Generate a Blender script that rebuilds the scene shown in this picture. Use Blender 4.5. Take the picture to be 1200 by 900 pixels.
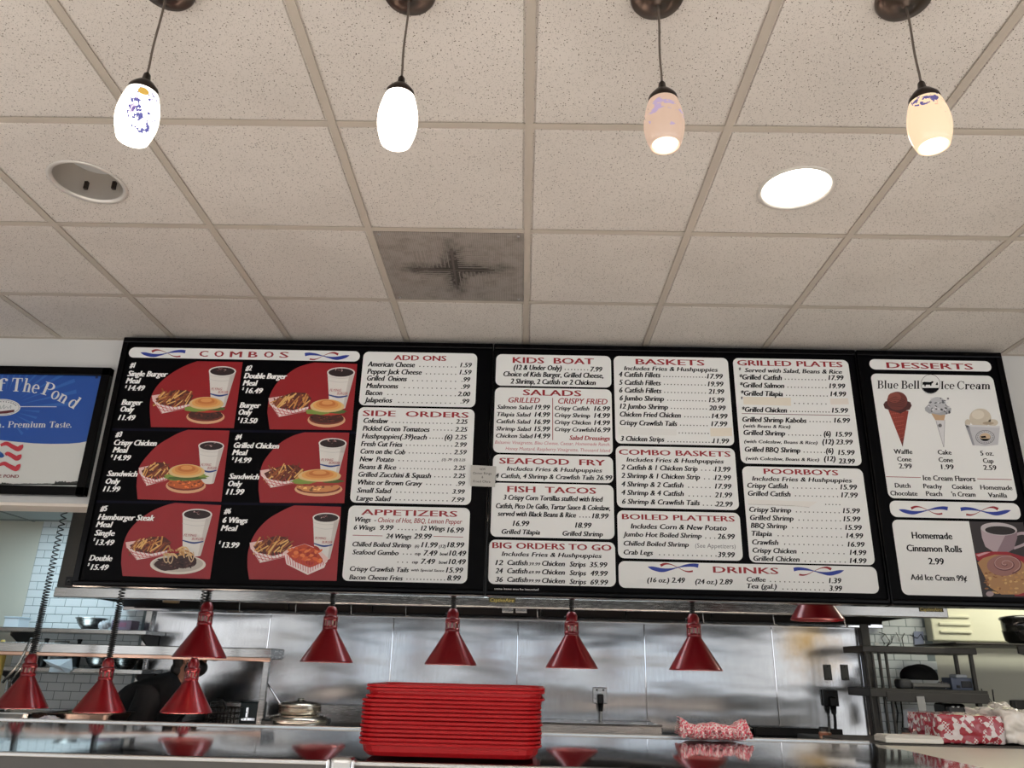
import bpy, bmesh, math, random
from mathutils import Vector, Matrix
random.seed(7)
SC = bpy.context.scene
COL = SC.collection
for _o in list(bpy.data.objects): bpy.data.objects.remove(_o)

# ---------------------------------------------------------------- camera
CAMZ = 1.48
F, PITCH, ROLL, YAW = 905.15, 0.353166, 0.0251305, -0.0188944
_w = Vector((math.sin(YAW)*math.cos(PITCH), math.cos(YAW)*math.cos(PITCH), math.sin(PITCH)))
_r = Vector((math.cos(YAW), -math.sin(YAW), 0)); _u = _r.cross(_w)
CR = _r*math.cos(ROLL)+_u*math.sin(ROLL); CU = -_r*math.sin(ROLL)+_u*math.cos(ROLL); CW = _w
cd = bpy.data.cameras.new('camera'); cam = bpy.data.objects.new('camera', cd); COL.objects.link(cam)
cd.sensor_width = 36; cd.lens = 36*F/1200; cd.clip_start = 0.02
M = Matrix((CR, CU, -CW)).transposed().to_4x4(); M.translation = (0, 0, CAMZ)
cam.matrix_world = M; SC.camera = cam

# ---------------------------------------------------------------- view and world
SC.view_settings.view_transform = 'Standard'; SC.view_settings.look = 'None'
SC.view_settings.gamma = 1; SC.view_settings.use_curve_mapping = False
SC.view_settings.exposure = -0.27
W_ = bpy.data.worlds.new('world'); SC.world = W_; W_.use_nodes = True
W_.node_tree.nodes['Background'].inputs[0].default_value = (0.75, 0.86, 1, 1)
W_.node_tree.nodes['Background'].inputs[1].default_value = 1.0

def area(name, loc, aim, sx, sy, power, col):
    l = bpy.data.lights.new(name, 'AREA'); l.shape = 'RECTANGLE'; l.size = sx; l.size_y = sy; l.energy = power; l.color = col
    o = bpy.data.objects.new(name, l); COL.objects.link(o); o.location = loc
    o.rotation_euler = (Vector(aim)-Vector(loc)).to_track_quat('-Z', 'Y').to_euler(); return o
# daylight through the dining-room windows behind the camera
for wx in (-3.1, 0.0, 3.1):
    area('window_daylight', (wx, -5.95, 2.0), (wx, 0, 2.0), 2.6, 1.3, 14, (0.80, 0.90, 1.0))
for wx in (-4.96, 4.96):  # unseen side windows, added to light the room
    for wy in (-4.2, -1.0):
        area('window_daylight', (wx, wy, 1.5), (0, wy, 1.5), 2.6, 2.2, 30, (1.0, 0.97, 0.95))
# unseen recessed lamps, added to bounce light up from the floor (their fixtures are built with the lit one in view)
DLS = [(x, y) for x in (-3.6, -1.2, 1.2, 3.6) for y in (-4.6, -2.6, -0.6)]
for x, y in DLS:
    l = area('added_recessed_lamp', (x, y, 3.035), (x, y, 0), 0.2, 0.2, 60, (1.0, 0.99, 0.985)); l.data.shape = 'DISK'; l.data.spread = math.radians(135)
# kitchen fluorescent troffers
area('kitchen_fluorescent', (-2.9, 5.15, 2.42), (-2.9, 5.15, 0), 1.2, 0.5, 26, (0.70, 0.90, 1.0))
area('kitchen_fluorescent', (-0.2, 4.35, 2.42), (-0.2, 4.35, 0), 2.4, 0.4, 16, (0.85, 0.93, 1.0))
area('kitchen_fluorescent', (3.6, 5.0, 2.42), (3.6, 5.0, 0), 1.2, 0.5, 24, (1.0, 0.98, 0.80))

# ---------------------------------------------------------------- helpers
def ray(px, py): return CW + CR*((px-600)/F) - CU*((py-450)/F)
def P(px, py, Y):
    d = ray(px, py); v = d*(Y/d.y); return Vector((v.x, v.y, v.z+CAMZ))
def PZ(px, py, z):
    d = ray(px, py); v = d*((z-CAMZ)/d.z); return Vector((v.x, v.y, v.z+CAMZ))

MATS = {}
def lin(c):
    return tuple((x/12.92 if x <= 0.04045 else ((x+0.055)/1.055)**2.4) for x in c)
def mat(name, rgb=(200, 200, 200), rough=0.5, metal=0.0, emit=None, es=1.0, spec=0.5, coat=0.0, alpha=1.0):
    if name in MATS: return MATS[name]
    m = bpy.data.materials.new(name); m.use_nodes = True; MATS[name] = m
    b = m.node_tree.nodes['Principled BSDF']
    b.inputs['Base Color'].default_value = (*lin([c/255 for c in rgb]), 1)
    b.inputs['Roughness'].default_value = rough; b.inputs['Metallic'].default_value = metal
    b.inputs['Specular IOR Level'].default_value = spec; b.inputs['Coat Weight'].default_value = coat
    b.inputs['Alpha'].default_value = alpha
    if emit:
        b.inputs['Emission Color'].default_value = (*lin([c/255 for c in emit]), 1); b.inputs['Emission Strength'].default_value = es
    return m
def nodes(m): return m.node_tree.nodes, m.node_tree.links, m.node_tree.nodes['Principled BSDF']
def pos_map(N, L, scale, src='Position'):
    if src == 'Position': g = N.new('ShaderNodeNewGeometry'); out = g.outputs['Position']
    else: g = N.new('ShaderNodeTexCoord'); out = g.outputs[src]
    mp = N.new('ShaderNodeMapping'); mp.inputs['Scale'].default_value = scale; L.new(out, mp.inputs['Vector']); return mp.outputs['Vector']
def noise(N, L, vec, scale, detail=3, rough=0.5):
    n = N.new('ShaderNodeTexNoise'); n.inputs['Scale'].default_value = scale; n.inputs['Detail'].default_value = detail
    n.inputs['Roughness'].default_value = rough; L.new(vec, n.inputs['Vector']); return n.outputs['Fac']
def ramp(N, L, fac, stops):
    r = N.new('ShaderNodeValToRGB'); e = r.color_ramp.elements
    while len(e) < len(stops): e.new(0.5)
    for i, (p, c) in enumerate(stops):
        e[i].position = p; e[i].color = (*lin([x/255 for x in c]), 1)
    L.new(fac, r.inputs['Fac']); return r.outputs['Color']
def bump(N, L, b, h, strength, dist=0.01, prev=None):
    n = N.new('ShaderNodeBump'); n.inputs['Strength'].default_value = strength; n.inputs['Distance'].default_value = dist
    L.new(h, n.inputs['Height'])
    if prev: L.new(prev, n.inputs['Normal'])
    L.new(n.outputs['Normal'], b.inputs['Normal']); return n.outputs['Normal']
def math_(N, L, op, a, b=None, c=None):
    n = N.new('ShaderNodeMath'); n.operation = op
    for i, v in enumerate((a, b, c)):
        if v is None: continue
        if isinstance(v, (int, float)): n.inputs[i].default_value = v
        else: L.new(v, n.inputs[i])
    return n.outputs[0]

def steel(name, rgb=(190, 190, 188), rough=0.25, wave=0.0, wscale=(1, 1, 1), grain=(2, 2, 120), gs=0.05):
    m = mat(name, rgb, rough, 1.0); N, L, b = nodes(m)
    v = pos_map(N, L, grain); n1 = noise(N, L, v, 6, 2)
    L.new(math_(N, L, 'MULTIPLY_ADD', n1, 0.16, rough-0.08), b.inputs['Roughness'])
    pr = bump(N, L, b, n1, gs, 0.002)
    if wave:
        v2 = pos_map(N, L, wscale); n2 = noise(N, L, v2, 1.0, 1.5)
        bump(N, L, b, n2, 1.0, wave, pr)
    return m

class MB:
    """collects polygons (world or local coordinates) and links them as ONE mesh object"""
    def __init__(s): s.v = []; s.f = []; s.m = []; s.mats = []; s.sm = []
    def mi(s, m):
        if m is None: return 0
        if m not in s.mats: s.mats.append(m)
        return s.mats.index(m)
    def add(s, vs, fs, m=None, smooth=False):
        o = len(s.v); s.v += [Vector(x) for x in vs]; k = s.mi(m)
        for f in fs: s.f.append([i+o for i in f]); s.m.append(k); s.sm.append(smooth)
        return s
    def box(s, a, b, m=None):
        x0, y0, z0 = [min(a[i], b[i]) for i in range(3)]; x1, y1, z1 = [max(a[i], b[i]) for i in range(3)]
        return s.add([(x0,y0,z0),(x1,y0,z0),(x1,y1,z0),(x0,y1,z0),(x0,y0,z1),(x1,y0,z1),(x1,y1,z1),(x0,y1,z1)],
                     [(0,3,2,1),(4,5,6,7),(0,1,5,4),(1,2,6,5),(2,3,7,6),(3,0,4,7)], m)
    def bbox(s, a, b, bev, m=None, seg=2):
        bm = bmesh.new(); c = (Vector(a)+Vector(b))/2; d = [abs(b[i]-a[i]) for i in range(3)]
        bmesh.ops.create_cube(bm, size=1, matrix=Matrix.Translation(c) @ Matrix.Diagonal((*d, 1)))
        bmesh.ops.bevel(bm, geom=bm.edges[:], offset=bev, segments=seg, affect='EDGES', profile=0.5)
        return s.bm(bm, m)
    def bm(s, bm, m=None, smooth=False):
        bm.verts.index_update(); s.add([v.co.copy() for v in bm.verts], [[v.index for v in f.verts] for f in bm.faces], m, smooth); bm.free(); return s
    def lathe(s, prof, c=(0, 0, 0), n=32, m=None, axis='Z', smooth=True, close=False):
        c = Vector(c); vs = []; fs = []
        for r, z in prof:
            for k in range(n):
                a = 2*math.pi*k/n; p = (r*math.cos(a), r*math.sin(a), z)
                if axis == 'Y': p = (p[0], p[2], p[1])
                if axis == 'X': p = (p[2], p[0], p[1])
                vs.append(c+Vector(p))
        for i in range(len(prof)-1):
            for k in range(n):
                a, b = i*n+k, i*n+(k+1) % n; fs.append((a, b, b+n, a+n))
        if close:
            fs.append([k for k in range(n)][::-1]); fs.append([(len(prof)-1)*n+k for k in range(n)])
        return s.add(vs, fs, m, smooth)
    def tube(s, pts, r, n=8, m=None, smooth=True, cap=True):
        pts = [Vector(p) for p in pts]; vs = []; fs = []; up = None
        for i, p in enumerate(pts):
            d = (pts[min(i+1, len(pts)-1)]-pts[max(i-1, 0)]).normalized()
            if up is None:
                up = d.orthogonal().normalized()
            up = (up - d*up.dot(d)).normalized(); q = d.cross(up)
            rr = r[i] if isinstance(r, (list, tuple)) else r
            for k in range(n):
                a = 2*math.pi*k/n; vs.append(p+(up*math.cos(a)+q*math.sin(a))*rr)
        for i in range(len(pts)-1):
            for k in range(n):
                a, b = i*n+k, i*n+(k+1) % n; fs.append((a, b, b+n, a+n))
        if cap: fs.append(list(range(n))[::-1]); fs.append([(len(pts)-1)*n+k for k in range(n)])
        return s.add(vs, fs, m, smooth)
    def ell(s, c, r, m=None, n=16, mm=10):
        bm = bmesh.new(); bmesh.ops.create_uvsphere(bm, u_segments=n, v_segments=mm, radius=1, matrix=Matrix.Translation(c) @ Matrix.Diagonal((*r, 1)))
        return s.bm(bm, m, True)
    def build(s, name, parent=None, m=None, org=None):
        if parent is not None: off = WL[parent.name]
        elif org is not None: off = Vector(org)
        else:
            xs = [v.x for v in s.v]; ys = [v.y for v in s.v]; zs = [v.z for v in s.v]
            off = Vector(((min(xs)+max(xs))/2, (min(ys)+max(ys))/2, min(zs)))
        me = bpy.data.meshes.new(name); me.from_pydata([v-off for v in s.v], [], s.f)
        for mm in ([m] if m else s.mats): me.materials.append(mm)
        if not m:
            for p, k in zip(me.polygons, s.m): p.material_index = k
        for p, k in zip(me.polygons, s.sm): p.use_smooth = k
        me.update()
        o = bpy.data.objects.new(name, me); COL.objects.link(o)
        if parent is not None: o.parent = parent
        else: o.location = off
        WL[o.name] = off; return o
WL = {}
def thing(name, loc, label, cat, group=None):
    o = bpy.data.objects.new(name, None); COL.objects.link(o); o.location = loc; o.empty_display_size = 0.05
    WL[o.name] = Vector(loc); return tag(o, label, cat, group)
def tag(o, label, cat, group=None, kind=None):
    o['label'] = label; o['category'] = cat
    if group: o['group'] = group
    if kind: o['kind'] = kind
    return o
def struct(o): o['kind'] = 'structure'; return o
def copy_tree(o, loc=None, parent=None, label=None, group=None):
    c = o.copy(); COL.objects.link(c)
    if parent is not None: c.parent = parent
    if loc is not None: c.location = loc
    WL[c.name] = Vector(loc) if loc is not None else WL[parent.name]
    if label: c['label'] = label
    if group: c['group'] = group
    for ch in list(o.children): copy_tree(ch, None, c)
    return c

# ---------------------------------------------------------------- materials
def tile_mat():
    m = mat('ceiling_tile', (212, 203, 192), 0.95, spec=0.1); N, L, b = nodes(m)
    v = pos_map(N, L, (1, 1, 1))
    vo = N.new('ShaderNodeTexVoronoi'); vo.inputs['Scale'].default_value = 120; L.new(v, vo.inputs['Vector'])
    sep = N.new('ShaderNodeSeparateColor'); L.new(vo.outputs['Color'], sep.inputs[0])
    d = math_(N, L, 'LESS_THAN', vo.outputs['Distance'], 0.2)
    big = math_(N, L, 'LESS_THAN', sep.outputs[0], 0.62)
    v3 = N.new('ShaderNodeTexVoronoi'); v3.inputs['Scale'].default_value = 260; L.new(v, v3.inputs['Vector'])
    sep3 = N.new('ShaderNodeSeparateColor'); L.new(v3.outputs['Color'], sep3.inputs[0])
    d3 = math_(N, L, 'MULTIPLY', math_(N, L, 'LESS_THAN', v3.outputs['Distance'], 0.3), math_(N, L, 'LESS_THAN', sep3.outputs[1], 0.5))
    mask = math_(N, L, 'MAXIMUM', math_(N, L, 'MULTIPLY', d, big), math_(N, L, 'MULTIPLY', d3, 0.5))
    n = noise(N, L, v, 2.0, 4)
    base = ramp(N, L, n, [(0.3, (208, 201, 193)), (0.7, (220, 213, 205))])
    mix = N.new('ShaderNodeMix'); mix.data_type = 'RGBA'; L.new(mask, mix.inputs['Factor']); L.new(base, mix.inputs['A'])
    mix.inputs['B'].default_value = (0.12, 0.095, 0.075, 1); L.new(mix.outputs['Result'], b.inputs['Base Color'])
    bump(N, L, b, math_(N, L, 'SUBTRACT', noise(N, L, v, 260, 2), mask), 0.35, 0.002)
    return m
M_TILE = tile_mat()
M_TEE = mat('ceiling_tee_bar', (186, 176, 163), 0.6)
M_WALL = mat('painted_wall', (205, 205, 203), 0.75); 
M_KWALL = mat('kitchen_painted_wall', (205, 205, 192), 0.7)
M_STEEL = steel('stainless_steel', (178, 178, 176), 0.25)
M_STEELW = steel('wavy_stainless_wall', (186, 187, 188), 0.2, wave=0.010, wscale=(1.3, 1, 5.0), grain=(60, 1, 1.5), gs=0.03)
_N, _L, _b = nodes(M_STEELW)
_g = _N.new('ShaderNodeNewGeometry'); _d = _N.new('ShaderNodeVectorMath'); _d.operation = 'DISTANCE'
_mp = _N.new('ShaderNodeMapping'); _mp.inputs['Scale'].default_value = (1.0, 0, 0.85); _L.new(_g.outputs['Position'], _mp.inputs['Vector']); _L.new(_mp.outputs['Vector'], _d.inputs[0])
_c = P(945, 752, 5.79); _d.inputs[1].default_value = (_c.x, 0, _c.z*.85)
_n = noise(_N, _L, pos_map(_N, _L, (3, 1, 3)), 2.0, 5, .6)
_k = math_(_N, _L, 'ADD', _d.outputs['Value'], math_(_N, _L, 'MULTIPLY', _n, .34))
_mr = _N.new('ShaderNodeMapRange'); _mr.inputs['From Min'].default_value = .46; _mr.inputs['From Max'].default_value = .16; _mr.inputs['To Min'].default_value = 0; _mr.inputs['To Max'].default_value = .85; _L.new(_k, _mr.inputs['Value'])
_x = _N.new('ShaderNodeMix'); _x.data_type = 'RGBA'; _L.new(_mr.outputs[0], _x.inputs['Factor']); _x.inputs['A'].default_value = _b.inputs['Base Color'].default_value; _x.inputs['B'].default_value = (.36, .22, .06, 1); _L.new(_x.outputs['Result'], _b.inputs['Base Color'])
M_STEELC = steel('polished_counter_steel', (200, 200, 200), 0.06, grain=(1, 30, 1), gs=0.01)
M_STEELF = steel('brushed_front_steel', (84, 82, 79), 0.5, grain=(1.5, 1, 60), gs=0.08)
M_DARK = mat('dark_bronze', (52, 44, 40), 0.35, 0.8)
M_BLACK = mat('glossy_black_frame', (2, 2, 4), 0.16, spec=0.12)
M_BLK = mat('black_plastic', (12, 12, 13), 0.45)
M_NAVY = mat('print_navy', (6, 6, 26), 0.5, spec=0.12)
M_BOARD = mat('print_black', (3, 3, 5), 0.45, spec=0.06)
M_WHITE = mat('print_white', (236, 237, 235), 0.5, spec=.2)
M_RED = mat('print_red', (150, 18, 32), 0.45)
M_DRED = mat('print_backdrop_red', (148, 16, 26), 0.4)
M_INK = mat('print_ink', (10, 10, 16), 0.5, spec=.1)
M_BLUE = mat('print_blue', (24, 52, 150), 0.45)
M_TXTW = mat('print_text_white', (250, 250, 248), 0.5)
M_CHROME = mat('chrome', (220, 220, 222), 0.08, 1.0)
M_LRED = mat('heat_lamp_red', (128, 8, 20), 0.3, 0.2, coat=0.5)
M_TRAY = mat('tray_red', (146, 6, 14), 0.4, spec=.3)
def pm(name, rgb): return mat('print_'+name, rgb, 0.5)

# ---------------------------------------------------------------- setting
HC = 3.05; YW = 3.70
s = MB(); s.box((-5, -6, -0.05), (5, 7, 0)); fl = s.build('floor', m=mat('floor_tile', (150, 120, 100), 0.5)); struct(fl)
N, L, b = nodes(MATS['floor_tile'])
br = N.new('ShaderNodeTexBrick'); br.inputs['Scale'].default_value = 3; br.offset = 0; br.inputs['Color1'].default_value = (.54, .50, .46, 1)
br.inputs['Color2'].default_value = (.50, .46, .42, 1); br.inputs['Mortar'].default_value = (.3, .26, .22, 1); br.inputs['Mortar Size'].default_value = .01; br.inputs['Brick Width'].default_value = 1; br.inputs['Row Height'].default_value = 1
L.new(pos_map(N, L, (1, 1, 1)), br.inputs['Vector']); L.new(br.outputs['Color'], b.inputs['Base Color'])
# dining-side walls
for nm, xa, xb, k0 in (('wall_left', -5.1, -5, 4), ('wall_right', 5, 5.1, 6)):
    s = MB(); s.box((xa, -6, 0), (xb, 7, .4)); s.box((xa, -6, 2.6), (xb, 7, HC))
    for y0, y1 in ((-6, -5.5), (-2.9, -2.3), (.3, 7)): s.box((xa, y0, .4), (xb, y1, 2.6))
    struct(s.build(nm, m=M_WALL))
    for q_, wy in enumerate((-4.2, -1.0)):  # frames of the added side windows
        s = MB(); xm = (xa+xb)/2
        for y in (wy-1.3, wy-.02, wy+1.26): s.box((xm-.04, y, .4), (xm+.04, y+.04, 2.6))
        for z in (.4, 2.56): s.box((xm-.04, wy-1.3, z), (xm+.04, wy+1.3, z+.04))
        struct(s.build('window_%d' % (k0+q_), m=mat('window_frame_dark', (70, 66, 62), 0.4)))
s = MB()
s.box((-5, -6.1, 0), (5, -6, 1.35)); s.box((-5, -6.1, 2.65), (5, -6, HC))
for x0, x1 in ((-5, -4.4), (-1.8, -1.3), (1.3, 1.8), (4.4, 5)): s.box((x0, -6.1, 1.35), (x1, -6, 2.65))
struct(s.build('wall_rear', m=M_WALL))
for k, wx in enumerate((-3.1, 0, 3.1)):
    s = MB()
    for x in (wx-1.3, wx-0.02, wx+1.26): s.box((x, -6.05, 1.35), (x+0.04, -5.99, 2.65))
    for z in (1.35, 2.61): s.box((wx-1.3, -6.05, z), (wx+1.3, -5.99, z+0.04))
    struct(s.build('window_%d' % (k+1), m=mat('window_frame_dark', (70, 66, 62), 0.4)))
# header wall over the pass
ZH = CAMZ+0.69
s = MB(); s.box((-5, YW, ZH), (5, YW+0.14, HC)); struct(s.build('wall_front', m=M_WALL))
s = MB(); s.bbox((-5, YW-0.006, ZH-0.004), (5, YW+0.15, ZH+0.012), 0.003); struct(s.build('trim_1', m=mat('header_trim', (236, 226, 214), 0.5)))
# ceiling: slab, tee grid and one object for each tile
TS = 0.61; CX0, CY0 = -0.0039, 1.96025
s = MB(); s.box((-5, -6, HC+0.10), (5, YW+0.14, HC+0.16)); ceil = struct(s.build('ceiling', m=M_WALL, org=(0, 0, HC+0.1)))
cols = range(-8, 9); rows = range(-13, 4)
s = MB()
for i in cols:
    x = CX0+i*TS
    if abs(x) < 5: s.box((x-0.0125, -6, HC-0.001), (x+0.0125, YW-0.001, HC+0.003)).box((x-0.002, -6, HC+0.003), (x+0.002, YW-0.001, HC+0.035))
for j in rows:
    y = CY0+j*TS
    if y < YW: s.box((-5, y-0.0125, HC-0.0005), (5, y+0.0125, HC+0.003)).box((-5, y-0.002, HC+0.003), (5, y+0.002, HC+0.035))
s.box((-5, YW-0.02, HC-0.002), (5, YW-0.0005, HC))
s.build('tee_grid', ceil, M_TEE)
g = TS/2-0.006; t0 = MB(); rev = 0.012; hd = 0.005
def tile_mesh(hole=None):
    bm = bmesh.new()
    o = [bm.verts.new((sx*g, sy*g, hd)) for sx, sy in ((-1,-1),(1,-1),(1,1),(-1,1))]
    i1 = [bm.verts.new((sx*(g-rev), sy*(g-rev), hd)) for sx, sy in ((-1,-1),(1,-1),(1,1),(-1,1))]
    i2 = [bm.verts.new((sx*(g-rev-.002), sy*(g-rev-.002), 0.0)) for sx, sy in ((-1,-1),(1,-1),(1,1),(-1,1))]
    top = [bm.verts.new((sx*g, sy*g, hd+.014)) for sx, sy in ((-1,-1),(1,-1),(1,1),(-1,1))]
    for k in range(4):
        q = (k+1) % 4
        bm.faces.new((o[k], i1[k], i1[q], o[q])); bm.faces.new((i1[k], i2[k], i2[q], i1[q])); bm.faces.new((o[q], top[q], top[k], o[k]))
    if hole is None:
        bm.faces.new(i2[::-1]); bm.faces.new(top)
    else:
        hx, hy, r = hole; n = 32
        rb = [bm.verts.new((hx+r*math.cos(-math.pi*.75+2*math.pi*k/n), hy+r*math.sin(-math.pi*.75+2*math.pi*k/n), 0)) for k in range(n)]
        rt = [bm.verts.new((v.co.x, v.co.y, hd+.014)) for v in rb]
        for k in range(n): bm.faces.new((rb[k], rt[k], rt[(k+1) % n], rb[(k+1) % n]))
        for c in range(4):
            seg = [rb[(c*8+k) % n] for k in range(9)]; bm.faces.new([i2[c]]+seg+[i2[(c+1) % 4]])
            seg = [rt[(c*8+k) % n] for k in range(9)]; bm.faces.new(([top[c]]+seg+[top[(c+1) % 4]])[::-1])
    me = bpy.data.meshes.new('ceiling_tile'); bm.to_mesh(me); bm.free(); me.materials.append(M_TILE); return me
TM = tile_mesh()
DL1 = PZ(103, 214, HC); DL2 = PZ(933, 221, HC); RD = 0.118
VENT = (-1, 1)
for i in range(-8, 8):
    for j in range(-13, 3):
        cx, cy = CX0+(i+.5)*TS, CY0+(j+.5)*TS
        if cx < -4.7 or cx > 4.9 or cy < -5.8 or (i, j) == VENT: continue
        me = TM
        for D in (DL1, DL2):
            if abs(D.x-cx) < TS/2 and abs(D.y-cy) < TS/2: me = tile_mesh((D.x-cx, D.y-cy, RD))
        o = bpy.data.objects.new('ceiling_tile', me); COL.objects.link(o); o.parent = ceil
        o.location = (cx, cy, HC+random.uniform(-.0005, .0005)-(HC+.1)); WL[o.name] = Vector((0, 0, 0))
        o.rotation_euler = (0, 0, random.uniform(-.002, .002))
# kitchen shell
YB = 5.80; KC = 2.44
s = MB(); s.box((-5, YW+0.14, KC), (5, YB+.1, KC+0.05)); kc = struct(s.build('ceiling_2', m=mat('kitchen_ceiling', (165, 172, 168), 0.8)))
s = MB()
xk = P(45, 610, 4.9).x
for k in range(6): s.box((-5, 3.9+k*.61, KC-.004), (5, 3.92+k*.61, KC-.0005))
for k in range(16): s.box((xk+(k-5)*.61, 3.85, KC-.004), (xk+(k-5)*.61+.02, YB, KC-.0005))
s.build('tee_grid', kc, mat('kitchen_tee', (120, 126, 122), .6))
s = MB(); s.box((-5, YB, 0), (5, YB+.1, KC)); kb = struct(s.build('wall_back', m=M_KWALL, org=(0, YB, 0)))
XS0, XS1 = P(172, 780, YB).x, P(1009, 780, YB).x
seams = [P(x, 780, YB).x for x in (311, 458, 606, 756, 907)]
ed = [XS0]+seams+[XS1]
for a, c in zip(ed[:-1], ed[1:]):
    s = MB(); s.bbox((a+.003, YB-.012, .85), (c-.003, YB-.001, 2.2), .002); s.build('steel_panel', kb, M_STEELW)
s = MB()
for x in ed: s.bbox((x-.004, YB-.015, .85), (x+.004, YB-.010, 2.2), .0015)
s.build('panel_seam_strip', kb, M_CHROME)
# subway tiles, one object each
tw, th, gp = 0.118, 0.057, 0.003
bmt = MB(); bmt.bbox((-tw/2+gp/2, -.008, -th/2+gp/2), (tw/2-gp/2, 0, th/2-gp/2), .0025, seg=1)
tme = bmt.build('wall_tile', None, mat('glazed_tile', (226, 232, 234), 0.18)); TME = tme.data; bpy.data.objects.remove(tme)
bmt = MB(); bmt.bbox((-tw/4+gp/2, -.008, -th/2+gp/2), (tw/4-gp/2, 0, th/2-gp/2), .002, seg=1)
tme = bmt.build('wall_tile', None, mat('glazed_tile')); TMH = tme.data; bpy.data.objects.remove(tme)
def tiles(x0, x1, z0, z1):
    nz = int((z1-z0)/th); nx = int((x1-x0)/tw)+1
    for r in range(nz):
        for c in range(nx):
            x = x0+tw*(c+.5)-(tw/2 if r % 2 else 0)
            if x-tw/2 > x1-tw/2+.01: continue
            hf = x-tw/2 < x0-.005; x = x+tw/4 if hf else x
            if x+tw/2 > x1+.01 and not hf: x -= tw/4; hf = True
            if x > x1-tw/4+.006: continue
            o = bpy.data.objects.new('wall_tile', TMH if hf else TME); COL.objects.link(o); o.parent = kb
            o.location = (x, -.0005-random.uniform(0, .0008), z0+th*(r+.5)); WL[o.name] = Vector((0, 0, 0))
xt0 = P(45, 640, YB).x; tiles(xt0, XS0-.05, 1.06, KC-.01)
xt1 = P(1094, 760, YB).x; tiles(XS1+.06, xt1, 1.06, 2.0)
for x0, x1, z1 in ((xt0, XS0-.05, KC-.01), (XS1+.03, xt1, 2.05)):
    s = MB(); s.box((x0, YB-.003, .95), (x1, YB-.0005, z1)); s.build('grout', kb, mat('grout', (140, 152, 155), .8))
s = MB(); s.bbox((XS0-.05, YB-.05, .9), (XS0, YB-.001, KC-.002), .006); struct(s.build('trim_2', m=M_STEEL))
s = MB(); s.bbox((XS1, YB-.07, .9), (XS1+.06, YB-.001, 2.2), .006); struct(s.build('trim_3', m=M_STEELF))
# ---------------------------------------------------------------- ceiling fixtures
def vent_mat():
    m = mat('perforated_metal', (150, 143, 136), 0.6, 0.3); N, L, b = nodes(m)
    v = pos_map(N, L, (1, 1, 1), 'Object')
    vo = N.new('ShaderNodeTexVoronoi'); vo.inputs['Scale'].default_value = 130; vo.inputs['Randomness'].default_value = 0; L.new(v, vo.inputs['Vector'])
    hole = math_(N, L, 'LESS_THAN', vo.outputs['Distance'], 0.33)
    sp = N.new('ShaderNodeSeparateXYZ'); L.new(v, sp.inputs[0])
    n = noise(N, L, v, 14, 4, .65); n2 = noise(N, L, v, 60, 3)
    ax = math_(N, L, 'ABSOLUTE', sp.outputs[0]); ay = math_(N, L, 'ABSOLUTE', sp.outputs[1])
    dm = math_(N, L, 'MINIMUM', ax, ay)
    far = math_(N, L, 'MAXIMUM', ax, ay)
    band = math_(N, L, 'SUBTRACT', 1.0, math_(N, L, 'MULTIPLY', dm, 15.0))
    fall = math_(N, L, 'SUBTRACT', 1.0, math_(N, L, 'MULTIPLY', far, 3.7))
    dirt = math_(N, L, 'MULTIPLY', math_(N, L, 'MAXIMUM', band, 0.0), math_(N, L, 'MAXIMUM', fall, 0.0))
    dirt = math_(N, L, 'MULTIPLY', math_(N, L, 'MULTIPLY', dirt, math_(N, L, 'MULTIPLY', n, n2)), 6.5)
    soot = math_(N, L, 'MULTIPLY', math_(N, L, 'MAXIMUM', math_(N, L, 'SUBTRACT', n, .45), 0.0), 1.2)
    tot = math_(N, L, 'MINIMUM', math_(N, L, 'ADD', math_(N, L, 'ADD', dirt, soot), math_(N, L, 'MULTIPLY', hole, 0.62)), 0.97)
    mix = N.new('ShaderNodeMix'); mix.data_type = 'RGBA'; L.new(tot, mix.inputs['Factor'])
    mix.inputs['A'].default_value = (*lin((.60, .57, .545)), 1); mix.inputs['B'].default_value = (0.022, 0.016, 0.012, 1)
    L.new(mix.outputs['Result'], b.inputs['Base Color']); bump(N, L, b, hole, -0.4, 0.002)
    return m
vc = Vector((CX0+(VENT[0]+.5)*TS, CY0+(VENT[1]+.5)*TS, HC))
v = thing('air_vent', vc, 'sooty grey perforated ceiling air diffuser with dark cross-shaped dust marks', 'vent')
s = MB(); s.box(vc+Vector((-.291, -.291, -.002)), vc+Vector((.291, .291, .012))); s.build('perforated_plate', v, vent_mat())
s = MB()
for k in range(2):
    a = [.004, .17] if k else [.17, .004]
    s.bbox(vc+Vector((-a[0], -a[1], -.005)), vc+Vector((a[0], a[1], -.002)), .001)
s.build('cross_rib', v, mat('sooty_rib', (74, 66, 60), .6))
for q, (sx, sy) in enumerate(((1, 1), (-1, 1), (-1, -1), (1, -1))):
    s = MB()
    for k in range(9):
        t = .018+k*.0165
        if q % 2 == 0: s.box(vc+Vector((sx*t, sy*.018, -.0035)), vc+Vector((sx*(t+.003), sy*.15, -.002)))
        else: s.box(vc+Vector((sx*.018, sy*t, -.0035)), vc+Vector((sx*.15, sy*(t+.003), -.002)))
    s.build('louver', v, mat('louver_grey', (128, 121, 114), .6))
s = MB()
for sx, sy in ((-1, -1), (1, -1), (1, 1), (-1, 1)): s.lathe([(0, -.004), (.005, -.004), (.006, -.002)], vc+Vector((sx*.27, sy*.27, 0)), 10)
s.build('screw', v, M_CHROME)

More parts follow.
